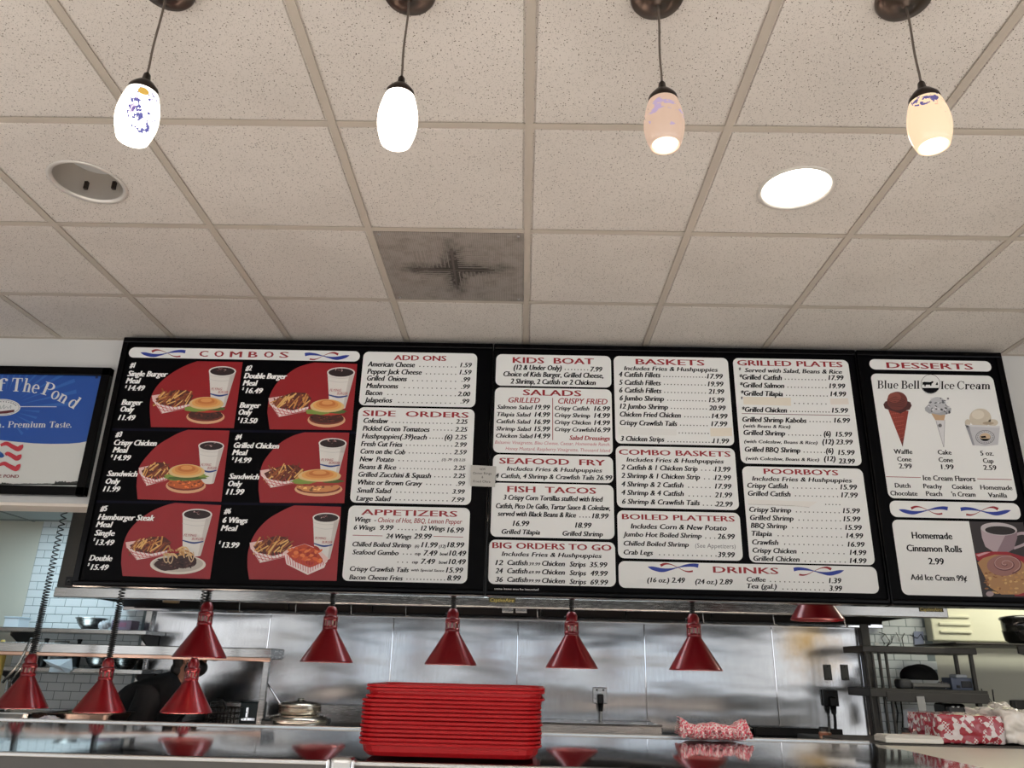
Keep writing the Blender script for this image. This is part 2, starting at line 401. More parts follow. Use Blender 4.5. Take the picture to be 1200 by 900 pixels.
def downlight(c, lit, label):
    t = thing('recessed_downlight', c, label, 'ceiling light', 'recessed round ceiling lights')
    s = MB(); s.lathe([(.130, -.0015), (.129, -.004), (.119, -.005), (.113, -.001), (.112, .012)], c, 48)
    s.build('trim_ring', t, mat('downlight_trim', (214, 208, 200), .35, .3))
    if lit:
        s = MB(); s.lathe([(0, -.003), (.06, -.0025), (.11, .001), (.113, .012)], c, 48)
        s.build('diffuser', t, mat('lit_diffuser', (255, 250, 240), .4, emit=(255, 248, 238), es=9.0))
    else:
        prof = [(.112, .003)]+[(.112-.034*(k/10)**1.6, .006+.13*k/10) for k in range(1, 11)]
        m = mat('reflector_steel', (186, 180, 172), .35, .55)
        s = MB(); s.lathe(prof, c, 48); s.build('reflector', t, m)
        s = MB(); s.lathe([(.079, .134), (.079, .19), (0, .19)], c, 32); s.build('housing', t, mat('housing_dark', (60, 50, 42), .6))
        s = MB(); s.lathe([(.0, .105), (.03, .11), (.042, .14), (.02, .17), (.02, .19)], c, 24); s.build('bulb', t, mat('unlit_bulb', (170, 165, 155), .3))
        s = MB()
        for a in (2.2, .9): s.box(c+Vector((.085*math.cos(a)-.006, .085*math.sin(a)-.006, .02)), c+Vector((.085*math.cos(a)+.006, .085*math.sin(a)+.006, .05)))
        s.build('clip', t, M_DARK)
    return t
downlight(DL1, False, 'unlit round recessed ceiling light with bare metal reflector, left side')
DLT = downlight(DL2, True, 'lit round white recessed ceiling light glowing on the right')

for x, y in DLS:  # fixtures for the added, unseen ceiling lamps
    copy_tree(DLT, (x, y, HC), None, 'added recessed ceiling light behind the camera, %s, %s' % ({-3.6: 'by the left windows', -1.2: 'left of the middle', 1.2: 'right of the middle', 3.6: 'by the right windows'}[x], {-4.6: 'row at the rear wall', -2.6: 'middle row', -0.6: 'row nearest the counter'}[y]))
def shade_mat(name, base, es, swirls, col2=None):
    m = mat(name, (120, 105, 92), .25, coat=.5); N, L, b = nodes(m)
    v = pos_map(N, L, (1, 1, 1), 'Object')
    cur = None
    g_ = N.new('ShaderNodeRGB'); g_.outputs[0].default_value = (*lin([c/255 for c in base]), 1); cur = g_.outputs[0]
    for (scale, thr, col, mm, off, c, rad, st) in swirls:
        mp = N.new('ShaderNodeMapping'); mp.inputs['Scale'].default_value = scale; mp.inputs['Location'].default_value = (off, off, off); L.new(v, mp.inputs['Vector'])
        n = noise(N, L, mp.outputs['Vector'], 1.0, 3, .6)
        mk = math_(N, L, 'GREATER_THAN', n, thr)
        dist = N.new('ShaderNodeVectorMath'); dist.operation = 'DISTANCE'
        m2 = N.new('ShaderNodeMapping'); m2.inputs['Scale'].default_value = st; L.new(v, m2.inputs['Vector'])
        L.new(m2.outputs['Vector'], dist.inputs[0]); dist.inputs[1].default_value = [c[i]*st[i] for i in range(3)]
        mk = math_(N, L, 'MULTIPLY', mk, math_(N, L, 'LESS_THAN', dist.outputs['Value'], rad))
        mk = math_(N, L, 'MULTIPLY', mk, mm)
        x = N.new('ShaderNodeMix'); x.data_type = 'RGBA'; L.new(mk, x.inputs['Factor']); L.new(cur, x.inputs['A'])
        x.inputs['B'].default_value = (*[q/es*.9 for q in lin([k/255 for k in col])], 1); cur = x.outputs['Result']
    L.new(cur, b.inputs['Emission Color']); b.inputs['Emission Strength'].default_value = es; b.inputs['Base Color'].default_value = (.12, .1, .09, 1)
    return m
def pendant(cpx, tpx, bpx, shade, inner, wl, label):
    c = PZ(*cpx, HC); zt = P(*tpx, c.y).z; zb = P(*bpx, c.y).z
    t = thing('pendant_light', c, label, 'pendant light', 'glass pendants over the counter')
    s = MB(); s.lathe([(.066, 0), (.066, -.012), (.060, -.022), (.035, -.027), (.010, -.028), (.008, -.036), (0, -.036)], c, 40); s.build('canopy', t, mat('brushed_bronze', (92, 80, 72), .3, .9))
    s = MB(); sw = [Vector((c.x+.0015*math.sin(k*.9), c.y, c.z-.03+(zt+.0-(c.z-.03))*k/8)) for k in range(9)]; sw[-1].x = c.x; s.tube(sw, .0028, 8); s.build('cord', t, mat('cord_taupe', (88, 78, 70), .5))
    s = MB(); s.lathe([(.004, zt+.006), (.008, zt), (.010, zt-.018), (.021, zt-.026), (.033, zt-.042), (.0355, zt-.056), (.034, zt-.058), (0, zt-.05)], (c.x, c.y, 0), 32); s.build('socket_cap', t, M_DARK)
    z0 = zt-.052; hgt = z0-zb
    prof = [(.034, z0)]
    for k in range(1, 13):
        u = k/12; r = .034+.0125*math.sin(min(1, u/.55)*math.pi/2) if u < .55 else .0465-.0125*((u-.55)/.45)**1.8
        prof.append((r, z0-hgt*u))
    prof += [(prof[-1][0]-.004, zb+.001), (prof[-1][0]-.005, zb+.02)]
    s = MB(); s.lathe(prof, (c.x, c.y, 0), 48); o = s.build('glass_shade', t, shade)
    # object-space origin for the swirls: centre of the shade
    cc = Vector((c.x, c.y, (z0+zb)/2))-WL[t.name]
    for vx in o.data.vertices: vx.co -= cc
    o.location = cc
    s = MB(); s.ell((c.x, c.y, zb+.05), (.024, .024, .034)); s.build('bulb', t, mat('bulb_lit', (255, 250, 240), .4, emit=(255, 240, 215), es=14))
    s = MB(); s.lathe([(0, zb+.004), (.02, zb+.0045), (.029, zb+.006)], (c.x, c.y, 0), 32); s.build('inner_glow_glass', t, inner)
    l = bpy.data.lights.new('pendant_bulb', 'POINT'); l.energy = wl; l.color = (1, .78, .52); l.shadow_soft_size = .03
    lo = bpy.data.objects.new('pendant_bulb', l); COL.objects.link(lo); lo.location = (c.x, c.y, zb-.01)
G_IN = mat('glass_bottom_lit', (255, 250, 240), .3, emit=(255, 250, 238), es=1.6)
sh1 = shade_mat('swirl_glass_blue', (255, 246, 230), 5, [((75, 75, 60), .54, (40, 70, 185), 1, 3.1, (.030, -.03, .005), .036, (1, 1, .5)),
        ((30, 30, 30), .3, (245, 190, 50), 1, 7, (.022, -.035, .042), .012, (1, 1, 1)), ((60, 60, 50), .6, (120, 80, 190), .8, 9, (.01, -.045, .0), .02, (1, 1, .5))])
sh2 = shade_mat('swirl_glass_white', (255, 244, 232), 5, [((40, 40, 60), .56, (190, 150, 210), 1, 1.0, (.02, -.035, .05), .022, (1, 1, 1))])
sh3 = shade_mat('swirl_glass_peach', (244, 204, 176), .78, [((26, 26, 50), .56, (190, 165, 215), .9, 5.0, (0, -.05, .0), .05, (1, 1, 1)), ((90, 90, 90), .6, (30, 20, 60), 1, 2.0, (-.05, -.01, .015), .018, (1, 1, 1))])
sh4 = shade_mat('swirl_glass_cream', (255, 226, 184), 1.15, [((60, 60, 80), .50, (40, 40, 150), 1, 4.0, (-.02, -.035, .055), .032, (1, 1, 1)), ((40, 40, 60), .6, (250, 190, 150), .7, 8, (.03, -.03, .03), .04, (1, 1, 1))])
pendant((197, -17), (169, 88), (157, 163), sh1, G_IN, 1.2, 'glowing white glass pendant with blue and yellow swirls, leftmost')
pendant((480, -12), (471, 92), (465, 167), sh2, G_IN, 1.2, 'brightest plain white glass pendant light above the air vent')
pendant((770, -7), (777, 98), (779, 171), sh3, G_IN, .5, 'dim peach glass pendant light with pale violet streak')
pendant((1059, -5), (1081, 98), (1096, 172), sh4, G_IN, .8, 'cream glass pendant with dark blue flecks at top, rightmost')

# ---------------------------------------------------------------- menu boards
YF = 3.615                      # front plane of the printed faces
class Crop:
    def __init__(s, ox, oy, k=7.5): s.ox, s.oy, s.k = ox, oy, k
    def __call__(s, x, y): return (s.ox+x/s.k, s.oy+y/s.k)
def W2(px, Y=YF):
    p = P(px[0], px[1], Y); return (p.x, p.z)
def spline(pts, n=6):
    out = []
    for i in range(len(pts)-1):
        p0, p1, p2, p3 = [pts[max(0, min(len(pts)-1, i+k))] for k in (-1, 0, 1, 2)]
        for k in range(n):
            t = k/n
            out.append(tuple(.5*((2*p1[j])+(-p0[j]+p2[j])*t+(2*p0[j]-5*p1[j]+4*p2[j]-p3[j])*t*t+(-p0[j]+3*p1[j]-3*p2[j]+p3[j])*t**3) for j in range(len(p1))))
    out.append(tuple(pts[-1])); return out
class Print:
    """flat ink layers on a face: every polygon lies on the plane y = Y and later layers a hair in front"""
    def __init__(s, Y=YF, base=.0003): s.mb = MB(); s.Y = Y; s.k = base
    def lay(s, d=.00012): s.k += d; return s
    def poly(s, pts, m):                   # pts in plane metres
        a = sum(pts[i][0]*pts[(i+1) % len(pts)][1]-pts[(i+1) % len(pts)][0]*pts[i][1] for i in range(len(pts)))
        if a < 0: pts = pts[::-1]
        s.mb.add([(p[0], s.Y-s.k, p[1]) for p in pts], [list(range(len(pts)))], m); return s
    def px(s, cr, pts, m): return s.poly([W2(cr(*p), s.Y) for p in pts], m)
    def ell(s, cr, c, rx, ry, m, n=28, a0=0, a1=2*math.pi, rot=0):
        q = []
        for k in range(n+(0 if a1-a0 > 6.28 else 1)):
            a = a0+(a1-a0)*k/n; x, y = rx*math.cos(a), ry*math.sin(a); q.append((c[0]+x*math.cos(rot)-y*math.sin(rot), c[1]+x*math.sin(rot)+y*math.cos(rot)))
        return s.px(cr, q, m)
    def stroke(s, cr, pts, m, smooth=True):    # pts: (x, y, width)
        q = spline(pts) if smooth and len(pts) > 2 else pts
        L_, R_ = [], []
        for i, p in enumerate(q):
            a, b = q[max(0, i-1)], q[min(len(q)-1, i+1)]; dx, dy = b[0]-a[0], b[1]-a[1]; l = math.hypot(dx, dy) or 1
            w = max(p[2], .3)/2; L_.append((p[0]-dy/l*w, p[1]+dx/l*w)); R_.append((p[0]+dy/l*w, p[1]-dx/l*w))
        for i in range(len(q)-1): s.px(cr, [L_[i], L_[i+1], R_[i+1], R_[i]], m)
        return s
    def build(s, name, parent): return s.mb.build(name, parent)

def rrect(x0, z0, x1, z1, r, n=6):
    out = []
    for cx, cz, a in ((x1-r, z0+r, -90), (x1-r, z1-r, 0), (x0+r, z1-r, 90), (x0+r, z0+r, 180)):
        for k in range(n+1):
            t = math.radians(a+90*k/n); out.append((cx+r*math.cos(t), cz+r*math.sin(t)))
    return out
def slab(pts, y0, y1, m=None, mb=None):
    s = mb or MB(); n = len(pts)
    s.add([(p[0], y0, p[1]) for p in pts]+[(p[0], y1, p[1]) for p in pts],
          [list(range(n)), list(range(n, 2*n))[::-1]]+[(i, i+n, (i+1) % n+n, (i+1) % n) for i in range(n)], m)
    return s

# lettering: every line is typeset with the built-in face, fitted to its width, then joined into one mesh per panel
TEXTQ = []
def measure():
    c = bpy.data.curves.new('t', 'FONT'); c.body = 'H'; o = bpy.data.objects.new('t', c); COL.objects.link(o)
    bpy.context.view_layer.update(); h = o.dimensions.y; bpy.data.objects.remove(o); return h
CAPH = measure()
class Letters:
    def __init__(s, name, parent, Y=YF, k=.0009): s.name, s.parent, s.Y, s.k = name, parent, Y, k; s.items = []; TEXTQ.append(s)
    def line(s, cr, txt, x0, y, x1, cap, m, shear=.0, bold=0.0):
        a = W2(cr(x0, y), s.Y); b = W2(cr(x1, y), s.Y); h = a[1]-W2(cr(x0, y-cap), s.Y)[1]
        s.items.append((txt, a[0], b[0], a[1], abs(h), m, shear, bold)); return s
    def dots(s, cr, x0, y, x1, n, m, sz=9):
        a = W2(cr(x0, y), s.Y); b = W2(cr(x1, y), s.Y); r = abs(W2(cr(x0+sz, y), s.Y)[0]-a[0])
        s.items.append(('dots', a[0], b[0], a[1], r, m, n, 0)); return s
def flush_text():
    objs = {}
    for L_ in TEXTQ:
        for it in L_.items:
            if it[0] == 'dots': continue
            key = (it[0], round(it[6], 2), 0)
            if key in objs: continue
            c = bpy.data.curves.new('t', 'FONT'); c.body = it[0]; c.resolution_u = 2; c.offset = 0; c.shear = it[6]
            o = bpy.data.objects.new('t', c); COL.objects.link(o); objs[key] = o
    bpy.context.view_layer.update(); dg = bpy.context.evaluated_depsgraph_get(); cache = {}
    for k, o in objs.items():
        me = o.evaluated_get(dg).to_mesh(); vs = [v.co.copy() for v in me.vertices]; fs = [list(p.vertices) for p in me.polygons]
        o.evaluated_get(dg).to_mesh_clear(); cache[k] = (vs, fs)
    for o in objs.values():
        c = o.data; bpy.data.objects.remove(o); bpy.data.curves.remove(c)
    for L_ in TEXTQ:
        mb = MB()
        for it in L_.items:
            y = L_.Y-L_.k
            if it[0] == 'dots':
                _, a, b, z, r, m, n, _ = it
                for i in range(n):
                    x = a+(b-a)*i/max(1, n-1); mb.add([(x, y, z), (x+r, y, z), (x+r, y, z+r), (x, y, z+r)], [(0, 1, 2, 3)], m)
                continue
            txt, a, b, z, h, m, sh, bo = it; vs, fs = cache[(txt, round(sh, 2), 0)]
            x0 = min(v.x for v in vs); x1 = max(v.x for v in vs); sx = (b-a)/(x1-x0); sy = h/CAPH
            nb = 3 if bo else 1; bb = 2*bo*h; sx = max(b-a-bb, .001)/(x1-x0)
            for q_ in range(nb): mb.add([(a+(v.x-x0)*sx+bb*q_/2, y-.00001*q_, z+v.y*sy) for v in vs], fs, m)
        lo_ = mb.build(L_.name, L_.parent); lo_['kind'] = 'stuff'

def cabinet(pxl, pxr, zt, zb, label, logo=None):
    x0 = pxl; x1 = pxr
    t = thing('menu_board', ((x0+x1)/2, YF+.04, zb), label, 'menu board')
    s = MB(); s.bbox((x0, YF+.012, zb), (x1, YW-.001, zt), .008); s.build('cabinet', t, M_BLACK)
    fw = .03; s = MB()
    s.bbox((x0, YF-.012, zt-fw), (x1, YF+.02, zt), .006); s.bbox((x0, YF-.012, zb), (x1, YF+.02, zb+fw), .010)
    fl_, fr_ = (fw if x0 < -1 else .008), (fw if x1 > 2 else .008); s.bbox((x0, YF-.010, zb+.01), (x0+fl_, YF+.02, zt-.01), .003); s.bbox((x1-fr_, YF-.010, zb+.01), (x1, YF+.02, zt-.01), .003)
    s.build('frame', t, M_BLACK)
    s = MB(); s.box((x0+.004, YF, zb+.02), (x1-.004, YF+.012, zt-.02)); s.build('face_panel', t, M_BOARD)
    return t
ZT = P(620, 403, 3.603).z; ZBt = P(600, 699, 3.603).z
XL = P(145, 395, 3.603).x; XR = P(1173, 411, 3.603).x
XA = P(573, 560, 3.603).x; XB = P(1024, 560, 3.603).x
B1 = cabinet(XL, XA-.002, ZT, ZBt, 'black menu board with six red combo meal pictures and sides lists, left of three')
B2 = cabinet(XA+.002, XB-.002, ZT, ZBt, 'wide middle black menu board listing kids boat, baskets and grilled plates')
B3 = cabinet(XB+.002, P(1173, 411, 3.603).x, ZT, ZBt, 'black dessert menu board with ice cream cones, right end of the row')

def panel(cr, tl, tr, br, bl, parent, name='price_panel', r=.028, m=None):
    pts = [W2(cr(*p)) for p in (tl, tr, br, bl)]
    x0 = (pts[0][0]+pts[3][0])/2; x1 = (pts[1][0]+pts[2][0])/2; z1 = (pts[0][1]+pts[1][1])/2; z0 = (pts[2][1]+pts[3][1])/2
    s = slab(rrect(x0, z0, x1, z1, min(r, (z1-z0)/2.02)), YF-.0006, YF+.004)
    return s.build(name, parent, m or M_WHITE)
def H(Lt, cr, txt, x0, y, x1, cap): Lt.line(cr, txt, x0, y, x1, cap, M_RED, 0, .07)
I_ = .22
def rowsx(Lt, cr, rows_, cap=44, m=None, bold=.06, shear=I_):
    for r_ in rows_:
        if isinstance(r_[0], str): Lt.line(cr, r_[0], r_[1], r_[2], r_[3], (r_[4] if len(r_) > 4 else cap), m or M_INK, shear, bold)
        else: Lt.dots(cr, r_[1], r_[2], r_[3], r_[0], M_INK)

def swoosh(pr, cr, x0, y0, x1, y1, flip=False):
    w, h = x1-x0, y1-y0
    def q(pts): return [((x1-u*w if flip else x0+u*w), y0+v_*h, t*h) for u, v_, t in pts]
    pr.stroke(cr, q([(0, .42, .05), (.1, .58, .38), (.28, .78, .42), (.45, .68, .2), (.6, .48, .1), (.75, .3, .26), (.9, .24, .36), (1, .32, .42)]), M_BLUE)
    pr.lay(.00004); pr.stroke(cr, q([(.25, .3, .3), (.34, .1, .22), (.45, .16, .1), (.58, .45, .05)]), M_RED)
    pr.stroke(cr, q([(.6, .5, .04), (.7, .8, .08), (.8, .93, .16), (.89, .88, .2)]), M_RED)

# --- combos
c1, c2, c3, c4, c5, c6 = Crop(130, 390), Crop(270, 390), Crop(110, 490), Crop(250, 490), Crop(80, 580), Crop(240, 580)
hp = panel(c1, (165, 130), (2190, 160), (2185, 255), (152, 215), B1, 'heading_panel', .05)
lt = Letters('lettering', hp)
for ch, x0, x1 in (('C', 773, 852), ('O', 905, 990), ('M', 1042, 1150), ('B', 1205, 1288), ('O', 1342, 1428), ('S', 1478, 1560)):
    H(lt, c1, ch, x0, {'C': 209, 'O': 210 if x0 < 1000 else 216, 'M': 214, 'B': 216, 'S': 219}[ch], x1, 50)
pr = Print(base=.0008); swoosh(pr, c1, 262, 145, 655, 215); swoosh(pr, c2, 655, 170, 1045, 240, True); pr.build('wave_emblem', hp)

def bil(q, u, v_):
    (a, b, c, d) = q; return (a[0]*(1-u)*(1-v_)+b[0]*u*(1-v_)+c[0]*u*v_+d[0]*(1-u)*v_, a[1]*(1-u)*(1-v_)+b[1]*u*(1-v_)+c[1]*u*v_+d[1]*(1-u)*v_)
def cup(pr, cr, q, lt):
    B = lambda u, v_: bil(q, u, v_)
    rimc = B(.5, 0); rx = (q[1][0]-q[0][0])/2; ry = rx*.36
    shd, wh = pm('cup_shadow', (176, 170, 166)), pm('cup_white', (226, 222, 216))
    bot = [B(.5+.5*math.cos(a), 1+.045*math.sin(a)) for a in [math.pi*k/8 for k in range(9)]]
    pr.px(cr, [B(0, 0), B(0.015, .1), B(0, 1)]+bot[::-1]+[B(1, 0)], wh)
    pr.lay(.00004); pr.px(cr, [B(.82, .05), B(.84, 1.01), B(1, 1), B(1, .02)], pm('cup_side', (205, 198, 192)))
    for v_ in (.13, .24): pr.stroke(cr, [(*B(0, v_), 4), (*B(.5, v_+.045), 5), (*B(1, v_), 4)], pm('cup_groove', (205, 202, 198)))
    pr.lay(.00004); pr.ell(cr, rimc, rx, ry, wh); pr.lay(.00004); pr.ell(cr, (rimc[0], rimc[1]+2), rx*.9, ry*.84, pm('cola', (34, 14, 16)))
    pr.lay(.00004)
    rr = random.Random(int(q[0][0]))
    for k in range(7):
        a = rr.random()*6.28; d = rr.random()*.55; c = (rimc[0]+rx*d*math.cos(a), rimc[1]-ry*.35+ry*d*math.sin(a)*.6)
        pr.px(cr, [(c[0]+rr.uniform(-26, 26), c[1]+rr.uniform(-16, 14)) for _ in range(3)]+[c], pm(*[('ice_pale', (196, 160, 158)), ('ice_dark', (96, 52, 52)), ('ice_mid', (140, 96, 96))][k % 3]))
    pr.stroke(cr, [(*B(.0, .66), 10), (*B(.5, .71), 16), (*B(.95, .66), 10)], pm('cup_band', (44, 66, 130)))
    a, b_ = B(.06, .56), B(.62, .585); lt.line(cr, 'FLYING', a[0], a[1], b_[0], 22, pm('cup_red', (172, 60, 70)), .25, .0)
    a, b_ = B(.42, .645), B(.94, .645); lt.line(cr, 'BURGER', a[0], a[1], b_[0], 22, pm('cup_red', (172, 60, 70)), .25, .0)
def checks(pr, cr, q, nu, nv):
    rd = pm('check_red', (196, 62, 72))
    for i in range(nu):
        for j in range(nv):
            if (i+j) % 2 == 0: pr.px(cr, [bil(q, i/nu, j/nv), bil(q, (i+1)/nu, j/nv), bil(q, (i+1)/nu, (j+1)/nv), bil(q, i/nu, (j+1)/nv)], rd)
def fries(pr, cr, box, seed=1):
    x0, y0, x1, y1 = box; w, h = x1-x0, y1-y0; rr = random.Random(seed)
    U = lambda u, v_: (x0+u*w, y0+v_*h)
    paper = pm('boat_paper', (232, 196, 190))
    pr.px(cr, [U(0, .3), U(.28, .22), U(.7, .18), U(.86, .42), U(.8, .7), U(.2, .7), U(.02, .52)], paper)
    pr.lay(.00004); pr.px(cr, [U(.08, .42), U(.3, .22), U(.5, .08), U(.78, .1), U(.9, .3), U(.8, .68), U(.45, .78), U(.15, .62)], pm('fries_shadow', (84, 30, 20)))
    cols_ = [pm('fry_gold', (206, 142, 74)), pm('fry_pale', (226, 178, 108)), pm('fry_brown', (150, 78, 40)), pm('fry_dark', (116, 48, 28))]
    for k in range(40):
        pr.lay(.000008); a = rr.uniform(-1.25, -.45) if k > 10 else rr.uniform(-2.6, -.2); c = U(rr.uniform(.14, .82), rr.uniform(.22, .62)); l = rr.uniform(.09, .2)*w
        pr.stroke(cr, [(c[0]-l*math.cos(a), c[1]-l*math.sin(a)*.8, rr.uniform(9, 15)), (c[0]+l*math.cos(a), c[1]+l*math.sin(a)*.8, rr.uniform(8, 13))], rr.choice(cols_), False)
    pr.lay(.00006); q = [U(.05, .55), U(.8, .68), U(.76, .8), U(.24, 1)]
    q = [U(.03, .5), U(.84, .62), U(.82, .78), U(.22, 1)]
    pr.px(cr, [U(.03, .5), U(.2, .66), U(.5, .76), U(.84, .62), U(.82, .78), U(.22, 1)], pm('boat_white', (236, 218, 214)))
    pr.lay(.00004)
    rd = pm('check_red', (196, 62, 72))
    for k in range(9):
        u = .1+k*.085; pr.stroke(cr, [(*U(u, .62+.02*k*(.9 if k < 5 else .2)), 5), (*U(min(.22+k*.07, .84), .97-.022*k), 5)], rd, False)
    pr.stroke(cr, [(*U(.1, .68), 5), (*U(.5, .86), 5), (*U(.83, .7), 5)], rd); pr.stroke(cr, [(*U(.15, .82), 5), (*U(.4, .9), 5), (*U(.82, .76), 5)], rd)
def burger(pr, cr, box, kind, seed=3):
    x0, y0, x1, y1 = box; w, h = x1-x0, y1-y0; rr = random.Random(seed)
    U = lambda u, v_: (x0+u*w, y0+v_*h)
    def blob(c, ru, rv, m, n=22, jag=.0, a0=0, a1=6.283): 
        pr.px(cr, [(lambda a, j: U(c[0]+ru*j*math.cos(a), c[1]+rv*j*math.sin(a)))(a0+(a1-a0)*k/n, 1+rr.uniform(-jag, jag)) for k in range(n+(1 if a1-a0 < 6 else 0))], m)
        pr.lay(.00004)
    blob((.5, .74), .49, .25, pm('bun_bottom', (222, 170, 130)))
    blob((.5, .70), .45, .2, pm('bun_shadow', (120, 46, 34)))
    meat = {'beef': (74, 30, 22), 'crispy': (190, 92, 44), 'grilled': (206, 138, 84)}[kind]
    blob((.5, .66), .43, .18, pm('patty_'+kind, meat), 26, .07)
    for k in range(26):
        a = rr.random()*6.28; d = rr.random()**.5; c = U(.5+.38*d*math.cos(a), .66+.15*d*math.sin(a))
        pr.ell(cr, c, rr.uniform(6, 18), rr.uniform(4, 9), pm('crumb_%s_%d' % (kind, k % 2), tuple(min(255, int(v_*(1.5 if k % 2 else .6))) for v_ in meat)), 7)
    pr.lay(.00004)
    if kind != 'crispy': blob((.55, .5), .36, .09, pm('tomato', (186, 52, 38)), 22, .06)
    if kind == 'grilled': blob((.5, .56), .5, .07, pm('bacon', (160, 52, 42)), 26, .12)
    lg = pm('lettuce', (128, 150, 66)); lg2 = pm('lettuce_dark', (74, 98, 40))
    if kind == 'crispy': blob((.5, .44), .55, .14, lg, 34, .12); blob((.5, .5), .46, .07, lg2, 30, .2)
    else: blob((.3 if kind == 'beef' else .2, .46), .34 if kind == 'beef' else .26, .1, lg, 26, .12); blob((.78, .46), .22, .07, lg2, 20, .15)
    # top bun: shaded photograph of a bun
    bands = [(222, 188, 132), (228, 168, 96), (216, 142, 74), (200, 118, 56), (222, 154, 88)]
    tv = .26
    for k, cc in enumerate(bands):
        f = 1-k*.17
        pr.px(cr, [U(.52+.45*f*math.cos(a)*(1 if math.sin(a) < 0 else .96), tv+.05-(k*.035)+(.27 if math.sin(a) < 0 else .17)*f*math.sin(a)) for a in [6.283*i/36 for i in range(36)]], pm('bun_%d' % k, cc)); pr.lay(.00004)
def plate_steak(pr, cr, lt):
    pr.ell(cr, (965, 612), 245, 86, pm('plate_rim', (222, 214, 202))); pr.lay(.00004); pr.ell(cr, (965, 606), 222, 72, pm('plate_inner', (190, 180, 168))); pr.lay(.00004)
    rr = random.Random(4)
    for c, rx, ry in (((880, 610), 120, 58), ((1010, 585), 130, 62), ((1000, 560), 110, 55)):
        pr.px(cr, [(c[0]+rx*rr.uniform(.9, 1.06)*math.cos(a), c[1]+ry*rr.uniform(.9, 1.06)*math.sin(a)) for a in [6.283*k/24 for k in range(24)]], pm('steak', (58, 30, 30))); pr.lay(.00004)
    for k in range(40):
        c = (rr.uniform(790, 1110), rr.uniform(565, 645)); pr.ell(cr, c, rr.uniform(5, 14), rr.uniform(3, 7), pm('steak_%d' % (k % 2), ((104, 66, 60), (34, 14, 14))[k % 2]), 7)
    pr.lay(.00004)
    for k in range(22):
        c = (rr.uniform(850, 1080), rr.uniform(455, 530)); pr.stroke(cr, [(c[0]-rr.uniform(15, 45), c[1]+rr.uniform(-12, 22), 10), (c[0], c[1]+rr.uniform(-16, 4), 14), (c[0]+rr.uniform(15, 45), c[1]+rr.uniform(0, 40), 9)], pm('onion_%d' % (k % 3), ((206, 160, 104), (182, 130, 80), (222, 186, 136))[k % 3])); pr.lay(.000008)
    for cx_, cy_ in ((865, 555), (900, 560), (1085, 545)): pr.stroke(cr, [(cx_-18, cy_-45, 9), (cx_-22, cy_+10, 10), (cx_, cy_+42, 9), (cx_+20, cy_, 9), (cx_+14, cy_-45, 8)], pm('onion_ring', (206, 176, 140)))
def wings_boat(pr, cr):
    pr.px(cr, [(690, 505), (740, 470), (880, 430), (990, 470), (1090, 560), (1050, 600), (930, 660), (720, 590)], pm('boat_paper', (232, 196, 190))); pr.lay(.00004)
    pr.px(cr, [(720, 515), (800, 455), (880, 432), (960, 465), (1035, 560), (1040, 590), (930, 640), (800, 600)], pm('wing_base', (188, 70, 36))); pr.lay(.00004)
    rr = random.Random(8)
    for k in range(40):
        c = (rr.uniform(740, 1020), rr.uniform(465, 610))
        if c[1] > 430+abs(c[0]-880)*.3: pr.ell(cr, c, rr.uniform(10, 34), rr.uniform(7, 18), pm('wing_%d' % (k % 3), ((214, 96, 48), (160, 44, 24), (226, 124, 66))[k % 3]), 9, rot=rr.uniform(-.6, .6)); pr.lay(.000008)
    pr.lay(.00004); pr.px(cr, [(688, 508), (800, 590), (920, 640), (1050, 600), (1088, 560), (1050, 640), (905, 703), (720, 610)], pm('boat_white', (236, 218, 214))); pr.lay(.00004)
    for k in range(17):
        u = k/16; x = 700+u*370; pr.stroke(cr, [(x, 530+u*95 if u < .6 else 587+(.6-u)*-20, 6), (x+14-(k*1.5), (600+u*150) if u < .56 else 690-(u-.56)*190, 6)], pm('check_red', (196, 62, 72)), False)

